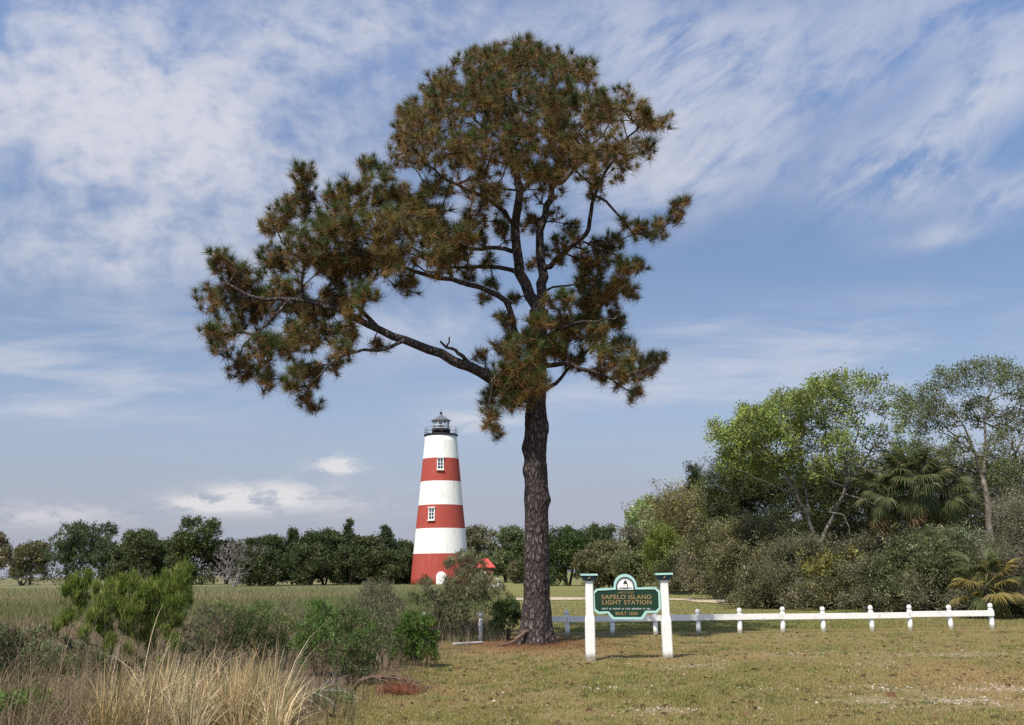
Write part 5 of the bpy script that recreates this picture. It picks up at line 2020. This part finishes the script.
shrub('marsh_shrub', 'tall bright green feathery shrub with dark stems rising over the dry grass', 128, 13.6,
      [(74, 590, 9), (86, 588, 9), (65, 596, 7), (80, 606, 10), (62, 626, 6), (70, 622, 6), (57, 632, 5), (104, 610, 10), (112, 596, 9), (122, 592, 9), (118, 616, 11), (102, 630, 8),
       (132, 588, 8), (140, 600, 10), (133, 618, 11), (148, 616, 11), (150, 594, 8), (160, 600, 10), (165, 588, 8), (172, 600, 11), (178, 582, 8), (186, 574, 6), (184, 592, 9),
       (180, 610, 9), (166, 618, 10), (152, 632, 9), (176, 628, 8), (126, 634, 8), (92, 622, 7), (188, 602, 6), (96, 594, 6), (140, 640, 7), (166, 636, 6), (110, 648, 7), (150, 652, 7), (84, 640, 6), (128, 656, 6), (175, 648, 6), (100, 668, 6), (140, 672, 6), (116, 676, 5), (160, 668, 5)],
      701, (0.125, 0.175, 0.030), (0.17, 0.19, 0.042), per=17, sq=1.7, leaf=(0.075, 0.0058), nl=21, spread=0.018, up=2.2, along=0.5, nstem=26, inner=0.04, shell=0.05, r0=0.016)
shrub('marsh_shrub', 'dark grey green shrub cut by the left edge of the photo', 4, 13.2,
      [(0, 645, 18), (14, 650, 14), (-14, 650, 18), (8, 668, 15), (-6, 680, 16), (20, 675, 9)], 702, (0.062, 0.080, 0.036), (0.13, 0.095, 0.06), per=6, leaf=(0.04, 0.009), nl=14, up=0.8)
shrub('marsh_shrub', 'thin grey leaved weed shrub left of the tall feathery shrub', 42, 13.0,
      [(30, 640, 9), (44, 636, 9), (36, 655, 12), (50, 655, 10), (42, 672, 14), (60, 672, 12), (28, 668, 10)], 703, (0.090, 0.120, 0.050), (0.15, 0.11, 0.07), per=4.5, leaf=(0.04, 0.011), nl=10, up=0.6)
shrub('weed_patch', 'bright green low leafy weed in the bottom left corner', 24, 10.7,
      [(10, 712, 14), (30, 706, 14), (45, 712, 10), (0, 722, 15), (25, 722, 14), (-10, 712, 14)], 704, (0.065, 0.115, 0.022), None, per=5, leaf=(0.055, 0.016), nl=9, up=0.5, spread=0.03, trunk_h=0.2)
shrub('marsh_shrub', 'sparse green shrub just right of the tall feathery shrub', 218, 17.0,
      [(205, 618, 9), (222, 612, 8), (235, 620, 10), (215, 632, 11), (235, 638, 11), (225, 650, 12), (205, 645, 9)], 705, (0.070, 0.095, 0.030), (0.12, 0.10, 0.06), per=4.2, leaf=(0.045, 0.011), nl=9)
shrub('marsh_shrub', 'green shrub with upright leafy shoots left of the middle of the rough grass', 258, 17.5,
      [(245, 618, 8), (262, 610, 8), (252, 632, 12), (272, 628, 11), (262, 646, 13), (280, 645, 9), (240, 640, 9)], 706, (0.062, 0.100, 0.024), (0.11, 0.10, 0.05), per=4.6, leaf=(0.045, 0.011), nl=11)
shrub('marsh_shrub', 'bright green shrub with a tall thin top in the middle of the rough grass', 318, 16.8,
      [(318, 610, 8), (325, 620, 11), (312, 632, 12), (330, 640, 13), (318, 652, 14), (305, 645, 10), (338, 628, 8), (340, 655, 10)], 707, (0.058, 0.105, 0.020), (0.09, 0.105, 0.04), per=5.2, leaf=(0.045, 0.011), nl=13)
shrub('marsh_shrub', 'green shrub behind the fallen rusty branch', 352, 15.6,
      [(350, 615, 9), (362, 622, 10), (345, 638, 12), (362, 645, 13), (348, 660, 14), (365, 668, 11), (375, 635, 9)], 708, (0.055, 0.090, 0.022), (0.11, 0.095, 0.05), per=5.0, leaf=(0.045, 0.010), nl=12)
shrub('marsh_shrub', 'grey brown twiggy shrub left of the fence post hidden in shrubs', 376, 22.5,
      [(370, 595, 9), (385, 592, 9), (378, 605, 13), (395, 612, 12), (362, 612, 11), (380, 625, 14), (398, 628, 9), (372, 585, 6)], 709, (0.085, 0.085, 0.045), (0.14, 0.11, 0.08), per=5.0, leaf=(0.06, 0.012), nl=8, bark='grey_bark', tr=0.005)
shrub('marsh_shrub', 'compact bright green shrub at the edge of the mown lawn', 416, 18.4,
      [(410, 622, 9), (425, 628, 11), (405, 638, 13), (422, 644, 14), (412, 656, 12), (430, 656, 8), (398, 652, 9), (434, 640, 6)], 710, (0.052, 0.098, 0.018), (0.09, 0.11, 0.03), per=7.0, leaf=(0.055, 0.014), nl=16)
shrub('marsh_shrub', 'large grey green shrub standing before the foot of the lighthouse', 464, 24.2,
      [(449, 566, 6), (456, 563, 9), (465, 562, 11), (478, 568, 9), (428, 584, 5), (450, 586, 9), (465, 582, 15), (484, 585, 12), (454, 602, 15), (470, 598, 12), (494, 594, 8), (456, 618, 12), (500, 590, 6), (480, 603, 13, 1.0), (482, 588, 11, 0.8), (470, 592, 12, 0.6), (483, 560, 5), (440, 600, 9)],
      711, (0.070, 0.076, 0.036), (0.16, 0.145, 0.085), per=4.6, leaf=(0.075, 0.014), nl=13, up=1.0, tr=0.005)
shrub('marsh_shrub', 'dark green low shrub tucked against the left side of the pine trunk', 506, 24.6,
      [(500, 612, 8), (512, 610, 9), (508, 622, 10), (518, 620, 8), (498, 626, 8)], 712, (0.034, 0.056, 0.017), None, per=9, leaf=(0.07, 0.018), nl=14, tr=0.005)
shrub('marsh_shrub', 'dull green spreading shrub around the base of the large grey green shrub', 448, 24.9,
      [(430, 600, 9), (445, 612, 11), (460, 618, 11), (440, 622, 10), (425, 585, 7), (415, 600, 7)], 713, (0.052, 0.068, 0.026), (0.12, 0.09, 0.06), per=6, leaf=(0.07, 0.014), nl=11, tr=0.005)
shrub('marsh_shrub', 'wispy olive shoot reaching right of the large shrub below the cart', 506, 25.0,
      [(504, 596, 4), (509, 601, 6), (502, 606, 6)], 714, (0.080, 0.080, 0.032), None, per=7, leaf=(0.07, 0.012), nl=10, up=1.0, tr=0.005)
for (x_, w_, lb_) in ((22, 60, 'dark low hedge at the far left edge of the marsh meadow'), (64, 50, 'low dark hedge below the broad feathery cedar')):
    thicket('far_bush', lb_, x_, 205, w_, 570, 800 + x_, (0.028, 0.034, 0.016), None, n=16, per=6, nl=18)
grey_bush('dead brown twiggy bush right of the bright green lawn edge shrub', 434, 22.0, 40, 592, 715, 'brown_bark', 12, 30, 'dead_shrub', 0.2)
shrub('marsh_shrub', 'yellowish green low shrub between the two upright leafy green shrubs', 292, 18.6,
      [(285, 622, 9), (298, 618, 8), (290, 636, 12), (305, 640, 9), (280, 645, 10), (296, 650, 9)], 731, (0.080, 0.098, 0.026), (0.12, 0.11, 0.05), per=3.2, leaf=(0.045, 0.011), nl=12)
shrub('marsh_shrub', 'soft green shrub behind the fallen rusty branch near the bright lawn edge shrub', 384, 17.6,
      [(378, 620, 9), (390, 628, 10), (382, 642, 12), (394, 648, 9), (372, 648, 10)], 732, (0.060, 0.088, 0.026), (0.12, 0.11, 0.06), per=3.2, leaf=(0.045, 0.011), nl=12)
shrub('marsh_shrub', 'grey green shrub at the right foot of the tall feathery shrub', 196, 14.4,
      [(190, 632, 9), (203, 628, 9), (196, 645, 12), (210, 648, 9), (186, 655, 10), (202, 662, 9)], 733, (0.066, 0.080, 0.036), (0.13, 0.10, 0.065), per=3.0, leaf=(0.04, 0.010), nl=11)
shrub('marsh_shrub', 'grey green shrub at the left foot of the tall feathery shrub', 74, 13.4,
      [(66, 648, 9), (80, 655, 10), (70, 668, 12), (88, 672, 11), (58, 676, 9), (100, 660, 8)], 734, (0.060, 0.080, 0.032), (0.13, 0.10, 0.065), per=3.0, leaf=(0.04, 0.010), nl=11)
grey_bush('dead straw coloured brush between the feathery shrub and the sparse green shrub', 200, 15.2, 60, 605, 721, 'dead_wood', 12, 40, 'dead_shrub', 0.16)
grey_bush('dead grey brush behind the upright leafy shoots in the rough grass', 285, 19.5, 70, 600, 722, 'grey_bark', 14, 40, 'dead_shrub', 0.16)
grey_bush('dead reddish brush below the bright green shrub with the thin top', 330, 15.0, 60, 638, 723, 'dead_wood', 12, 40, 'dead_shrub', 0.14)
grey_bush('dead dark brush under the tall feathery shrub', 118, 13.2, 100, 640, 724, 'brown_bark', 16, 40, 'dead_shrub', 0.14)
grey_bush('dead grey brush before the twiggy shrub near the hidden fence post', 385, 19.5, 56, 612, 725, 'grey_bark', 12, 40, 'dead_shrub', 0.16)
grey_bush('dead grey brown stems of brush at the feet of the dark left shrub', 30, 12.6, 70, 655, 716, 'brown_bark', 12, 30, 'dead_shrub', 0.16)


# ------------------------------------------------------------------ fallen branches
def fallen_branch():
    pl = Plant(61)
    g = lambda x, y, z=0.0, dy=0.0: np.array([ground(x, y).x, ground(x, y).y + dy, z])
    D = ground(360, 692).y
    A = lambda x, y, dy=0.0: np.array(at(x, y, D + dy))
    pts = [A(336, 692.5, .2), A(352, 690, 0.1), A(360, 681, 0), A(372, 677, 0), A(384, 676, 0)]
    pts[0][2] = 0.02
    i0 = pl.poly(pts, 0.032, 0.024, -1, 0, 0.06, 0.006)
    end = i0[-1]
    for e, r in (((404, 671), 0.012), ((398, 683), 0.012), ((412, 684), 0.014), ((425, 690), 0.014), ((440, 696), 0.012), ((400, 695), 0.010), ((390, 690), 0.01)):
        q = A(e[0], e[1], pl.rng.uniform(-0.4, 0.4))
        q[2] = max(q[2], 0.02)
        j = end - int(pl.rng.integers(0, 4))
        pl.poly([pl.P[j], (pl.P[j] + q) / 2 + np.array([0, 0, 0.05]), q], r, r * 0.4, j, 0, 0.06, 0.008)
    tips = []
    for k in range(70):
        c = A(pl.rng.uniform(388, 440), pl.rng.uniform(676, 698), pl.rng.uniform(-0.5, 0.4))
        c[2] = max(0.02, min(c[2], 0.25))
        tips.append(c)
    pl.grow(np.array(tips), 0.08, 0.012, 0.1, 0.08)
    pl.radii(0.004)
    base = np.array([pts[0][0], pts[0][1], 0])
    root = thing('fallen_branch', 'fallen pine branch with rusty dead needles lying on the lawn edge', 'branch', base)
    wv, wq = pl.tubes((4, 7), 0.01)[0]
    link('limb', mesh_np('limb', wv - base, wq, None, ('dead_wood',), None, None, True), root)
    rng = pl.rng
    tp = []
    for k in range(85):
        t = rng.random()
        c = A(rng.normal(400, 9), rng.uniform(686, 702), rng.uniform(-0.45, 0.35))
        c[2] = max(0.02, min(c[2], 0.18))
        tp.append(c)
    tp = np.array(tp)
    V, Q, C, _ = needle_tufts(rng, tp, unit(rng.normal(0, 1, tp.shape) + np.array([0, 0, -0.4])), 0.17, 0.0045, 46,
                              np.array([0.24, 0.098, 0.052]) * np.exp(rng.normal(0, 0.25, (len(tp), 1))), 0.9, 0.02, 0.1)
    V[:, 2] = np.maximum(V[:, 2], 0.008)
    link('needles', mesh_np('needles', V - base, None, Q, ('needle',), None, C), root)


fallen_branch()


def grey_sticks():
    pl = Plant(62)
    G = lambda x, y, z: np.array([ground(x, y).x, ground(x, y).y, z])
    a = pl.poly([G(284, 714, 0.10), G(305, 707, 0.14), G(328, 703, 0.16), G(350, 699, 0.10)], 0.014, 0.006, -1, 0, 0.06, 0.006)
    for (j, x, y, z) in ((8, 322, 716, 0.05), (12, 340, 712, 0.04), (15, 348, 690, 0.2), (18, 362, 704, 0.05), (5, 312, 722, 0.05), (14, 334, 694, 0.22)):
        j = a[min(j, len(a) - 1)]
        q = G(x, y, z)
        pl.poly([pl.P[j], (pl.P[j] + q) / 2 + np.array([0, 0, 0.03]), q], 0.008, 0.003, j, 0, 0.06, 0.006)
    pl.radii(0.003)
    wv, wq = pl.tubes((5, 6), 0.001)[0]
    b = np.array([pl.P[0][0], pl.P[0][1], 0])
    tag(link('dead_stick', mesh_np('dead_stick', wv - b, wq, None, ('pale_bark',), None, None, True), None, b),
        'bleached grey forked stick lying in front of the fallen rusty branch', 'branch')


grey_sticks()
shrub('weed_patch', 'small green weed growing through the bleached forked stick', 335, 11.9,
      [(318, 700, 7), (335, 697, 8), (350, 700, 7), (340, 708, 5), (326, 708, 4)], 717, (0.060, 0.095, 0.028), None, per=1.6, leaf=(0.04, 0.011), nl=8, trunk_h=0.2)


# ------------------------------------------------------------------ grass
def blades(name, pts, h, w, lean, cols, seed, segs=3, mat='grass_blade', hv=0.3, wind=(0.15, 0.0), dirs=None):
    rng = np.random.default_rng(seed)
    n = len(pts)
    a = rng.uniform(0, 2 * np.pi, n)
    d = np.stack([np.cos(a), np.sin(a), np.zeros(n)], 1)
    if dirs is not None:
        d = dirs
    # blade faces turned at random
    b = rng.uniform(0, 2 * np.pi, n)
    s = np.stack([np.cos(b), np.sin(b), np.zeros(n)], 1)
    H = (h * np.exp(rng.normal(0, hv, n)))[:, None]
    ln = (np.abs(rng.normal(0, lean, n)))[:, None]
    rows = []
    wd = np.array([wind[0], wind[1], 0])
    for q in range(segs + 1):
        t = q / segs
        p = pts + np.array([0, 0, 1.0]) * H * t * (1 - 0.35 * np.minimum(ln, 1.4) * t * t) + (d * ln + wd) * H * (t ** 2.0) * 0.8
        ww = w * (1 - t) ** 0.7
        if q < segs:
            rows.append((p - s * ww * 0.5, p + s * ww * 0.5))
        else:
            rows.append((p,))
    V = np.stack([x for r in rows for x in r], 1)
    k = V.shape[1]
    off = (np.arange(n) * k)[:, None]
    quads = [off + np.array([[2 * q, 2 * q + 1, 2 * q + 3, 2 * q + 2]]) for q in range(segs - 1)]
    tris = off + np.array([[2 * segs - 2, 2 * segs - 1, 2 * segs]])
    C = np.repeat(cols, k, 0)
    me = mesh_np(name, V.reshape(-1, 3), np.concatenate(quads) if quads else None, tris, (mat,), None, C)
    o = link(name, me)
    o['kind'] = 'stuff'
    return o


def scatter(rng, n, x0, x1, D0, D1, power=1.0):
    """points spread over the ground between bearings x0..x1 and distances D0..D1 (denser near when power > 1)"""
    t = rng.random(n)
    if power == 0:
        D = np.sqrt(D0 ** 2 + t * (D1 ** 2 - D0 ** 2))
    else:
        D = 1.0 / (1.0 / D0 + t * (1.0 / D1 - 1.0 / D0)) if power == 2 else D0 + t * (D1 - D0)
    b = rng.uniform(x0, x1, n)
    x = (b - 512) / FPX * D
    return np.stack([x, D, gz(x, D)], 1)


def mixcol(rng, pts, a, b, s, extra=None, pe=0.0, v=0.22):
    f = np.clip(vnoise(pts[:, 0], pts[:, 1], s) * 1.6 - 0.3 + rng.normal(0, 0.22, len(pts)), 0, 1)[:, None]
    c = np.asarray(a) * (1 - f) + np.asarray(b) * f
    if extra is not None:
        k = rng.random(len(pts)) < pe
        c[k] = extra
    return np.clip(c * np.exp(rng.normal(0, v, len(pts)))[:, None], 0.005, 0.7)


def lawn_edge(D):
    return np.interp(D, [9, 10.4, 12.5, 14.5, 17, 20.5, 23.5, 27], [-1.75, -1.95, -2.15, -2.1, -1.85, -1.48, -0.35, 0.1])


def build_grass():
    rng = np.random.default_rng(91)
    # mown lawn
    p = np.concatenate([scatter(rng, 260000, 300, 1090, 9.3, 30, 1), scatter(rng, 200000, 300, 1090, 9.3, 18, 1)])
    wig = (vnoise(p[:, 0], p[:, 1], 0.9) - 0.5) * 0.9
    p = p[p[:, 0] > lawn_edge(p[:, 1]) + wig]
    bare = vnoise(p[:, 0], p[:, 1], 1.1) * 0.6 + vnoise(p[:, 0], p[:, 1], 3.3) * 0.4
    p = p[(bare < 0.62) | (rng.random(len(p)) < 0.25)]
    for (px_, py_, rx, ry, am) in SAND:
        g = ground(px_, py_)
        q = am * np.exp(-((p[:, 0] - g.x) / rx) ** 2 - ((p[:, 1] - g.y) / ry) ** 2) * np.clip(vnoise(p[:, 0], p[:, 1], 4.0) * 2.4 - 0.4, 0, 1)
        p = p[rng.random(len(p)) > q * 0.95]
    dp = np.hypot(p[:, 0] - PINE_BASE.x, (p[:, 1] - PINE_BASE.y) * 0.7)
    p = p[(dp > 1.3) | (rng.random(len(p)) < 0.15)]
    c = mixcol(rng, p, (0.205, 0.198, 0.052), (0.355, 0.245, 0.110), 0.38, (0.46, 0.37, 0.23), 0.14)
    blades('lawn_grass', p, 0.030, 0.007, 0.9, c, 92, 1)
    # small green weeds and thicker tufts in the mown lawn
    q = scatter(rng, 1500, 330, 1090, 9.4, 26, 1)
    kk = vnoise(q[:, 0], q[:, 1], 0.55)
    q = q[(q[:, 0] > lawn_edge(q[:, 1]) + 0.15) & ((kk > 0.52) | (rng.random(len(q)) < 0.2))]
    n_ = 26
    w_ = np.repeat(q, n_, 0) + rng.normal(0, 0.055, (len(q) * n_, 3)) * np.array([1.3, 1.3, 0])
    c = np.repeat(np.array([0.135, 0.165, 0.042]) * np.exp(rng.normal(0, 0.25, (len(q), 1))), n_, 0) * np.exp(rng.normal(0, 0.2, (len(w_), 1)))
    blades('lawn_weeds', w_, 0.042, 0.011, 0.9, c, 101, 2, hv=0.35)
    # the far lawn past the fence
    p = scatter(rng, 90000, 470, 1040, 28, 95, 2)
    p = p[p[:, 0] > lawn_edge(np.minimum(p[:, 1], 30)) - 0.012 * (p[:, 1] - 30)]
    c = mixcol(rng, p, (0.185, 0.190, 0.055), (0.25, 0.21, 0.085), 0.2)
    blades('far_lawn_grass', p, 0.05, 0.028, 0.8, c, 93, 1)
    # marsh meadow on the left, up to the cedars
    p = scatter(rng, 110000, -40, 500, 27, 155, 2)
    D = p[:, 1]
    p = p[(p[:, 0] < -0.05 - 0.012 * D)]
    D = p[:, 1]
    band = np.exp(-((D - 62 - 22 * vnoise(p[:, 0], p[:, 1], 0.03)) / 17.0) ** 2) * np.clip((-p[:, 0] - 8) / 10, 0.2, 1)
    c1 = mixcol(rng, p, (0.128, 0.148, 0.054), (0.165, 0.165, 0.070), 0.06)
    c2 = mixcol(rng, p, (0.24, 0.18, 0.10), (0.28, 0.215, 0.13), 0.15)
    near = np.clip((40 - D) / 12, 0, 1)
    f = np.clip(band * 0.75 + near, 0, 1)[:, None]
    f = (rng.random((len(p), 1)) < f)
    c = np.where(f, c2, c1)
    blades('marsh_grass', p, 0.26, 0.035, 0.35, c, 94, 1, hv=0.3)
    # rough dead grass between the shrubs
    p = scatter(rng, 36000, -50, 505, 12.0, 30, 1)
    wig = (vnoise(p[:, 0], p[:, 1], 0.9) - 0.5) * 0.7
    p = p[p[:, 0] < lawn_edge(p[:, 1]) + wig - 0.1]
    cl = 0.6 * vnoise(p[:, 0], p[:, 1], 0.8) + 0.4 * vnoise(p[:, 0], p[:, 1], 2.6)
    p = p[rng.random(len(p)) < np.clip(3.2 * (cl - 0.36), 0.06, 1.0)]
    c = mixcol(rng, p, (0.20, 0.145, 0.095), (0.29, 0.23, 0.165), 0.5, (0.13, 0.15, 0.045), 0.2)
    blades('rough_grass', p, 0.32, 0.010, 0.45, c, 95, 3, hv=0.35)
    # golden clumps in the near corner
    cen = []
    for k in range(56):
        b, D = rng.uniform(120, 285), rng.uniform(9.4, 12.0)
        x = (b - 512) / FPX * D
        if b > 300 and D < 11.0:
            continue
        cen.append((x, D))
    for (b, D) in ((150, 10.4), (170, 10.8), (190, 10.3), (210, 10.6), (230, 10.9), (250, 10.5), (270, 10.9), (215, 11.3), (180, 11.4), (250, 11.5)):
        cen.append(((b - 512) / FPX * D, D))
    P, Cc, Dd = [], [], []
    for (x, D) in cen:
        k = rng.integers(70, 190)
        rr, th = np.abs(rng.normal(0, 0.075, k)), rng.uniform(0, 2 * np.pi, k)
        P.append(np.stack([x + rr * np.cos(th), D + rr * np.sin(th), np.zeros(k)], 1))
        dd = np.stack([np.cos(th), np.sin(th), np.zeros(k)], 1) + rng.normal(0, 0.35, (k, 3)) * np.array([1, 1, 0])
        Dd.append(unit(dd))
        gold = rng.random()
        shade_ = np.array([0.50, 0.35, 0.155]) * (1 - gold) + np.array([0.60, 0.50, 0.35]) * gold
        Cc.append(np.tile(shade_, (k, 1)) * np.exp(rng.normal(0, 0.32, (k, 1))))
    P, Cc, Dd = np.concatenate(P), np.concatenate(Cc), np.concatenate(Dd)
    g = rng.random(len(P))
    Cc[g < 0.13] = np.array([0.15, 0.17, 0.05])
    Cc[g > 0.88] = np.array([0.16, 0.10, 0.06])
    blades('golden_grass', P, 0.50, 0.0115, 0.62, Cc, 96, 5, hv=0.3, wind=(0.08, 0.0), dirs=Dd)
    # bent old straw in the bottom left corner
    p = scatter(rng, 3800, -40, 170, 9.2, 13.5, 1)
    c = mixcol(rng, p, (0.20, 0.135, 0.085), (0.34, 0.25, 0.16), 1.0, (0.10, 0.12, 0.04), 0.12)
    blades('bent_straw', p, 0.55, 0.009, 1.15, c, 97, 4, hv=0.35)
    # lone dry stalks along the mown edge
    p = scatter(rng, 5000, 280, 470, 11, 24, 1)
    e = lawn_edge(p[:, 1])
    p = p[np.abs(p[:, 0] - e) < 0.35]
    c = mixcol(rng, p, (0.21, 0.15, 0.09), (0.26, 0.20, 0.13), 1.0, (0.10, 0.12, 0.04), 0.25)
    blades('edge_grass', p, 0.22, 0.008, 0.6, c, 98, 3, hv=0.4)


build_grass()


def build_litter():
    """dead leaves, bark scraps and shell bits lying on the lawn"""
    rng = np.random.default_rng(15)

    def flakes(name, p, size, col, cv, thick=0.006):
        n = len(p)
        a = rng.uniform(0, 2 * np.pi, n)
        s = size * np.exp(rng.normal(0, 0.4, n))
        ux = np.stack([np.cos(a), np.sin(a), rng.normal(0, 0.25, n)], 1) * s[:, None]
        uy = np.stack([-np.sin(a), np.cos(a), rng.normal(0, 0.25, n)], 1) * (s * rng.uniform(0.35, 0.8, n))[:, None]
        up = np.array([0, 0, thick])
        c = p + np.array([0, 0, 0.016])
        V = np.stack([c - ux, c - uy, c + ux, c + uy, c + up * 2 + ux * 0.1], 1).reshape(-1, 3)
        o = (np.arange(n) * 5)[:, None]
        T = np.concatenate([o + np.array([[0, 1, 4]]), o + np.array([[1, 2, 4]]), o + np.array([[2, 3, 4]]), o + np.array([[3, 0, 4]])])
        C = np.repeat(np.asarray(col) * np.exp(rng.normal(0, cv, n))[:, None], 5, 0)
        ob = link(name, mesh_np(name, V, None, T, ('grass_blade',), None, C))
        ob['kind'] = 'stuff'
    p = scatter(rng, 1500, 380, 1080, 9.4, 27, 1)
    p = p[p[:, 0] > lawn_edge(p[:, 1]) + 0.2]
    flakes('leaf_litter', p, 0.032, (0.115, 0.055, 0.030), 0.4)
    p = scatter(rng, 520, 480, 1080, 9.4, 26, 1)
    k = vnoise(p[:, 0], p[:, 1], 0.7)
    p = p[(p[:, 0] > lawn_edge(p[:, 1]) + 0.3) & ((k > 0.62) | (rng.random(len(p)) < 0.12))]
    ex = []
    for (px_, py_, rx, ry, am) in SAND:
        g = ground(px_, py_)
        k = int(60 * am * am)
        ex.append(np.stack([g.x + rng.normal(0, rx * 0.6, k), g.y + rng.normal(0, ry * 0.6, k), np.full(k, 0.012)], 1))
    p = np.concatenate([p] + ex)
    flakes('shell_litter', p, 0.014, (0.52, 0.46, 0.40), 0.25)
    # rusty needles under the pine
    th = rng.uniform(0, 2 * np.pi, 6000)
    r = np.abs(rng.normal(0.2, 1.2, 6000))
    p = np.stack([PINE_BASE.x + r * np.cos(th) * 1.25, PINE_BASE.y + r * np.sin(th) * 1.3, np.full(6000, 0.015)], 1)
    c = np.array([0.21, 0.095, 0.048]) * np.exp(rng.normal(0, 0.3, (6000, 1)))
    blades('needle_litter', p, 0.05, 0.008, 1.6, c, 99, 1)


build_litter()
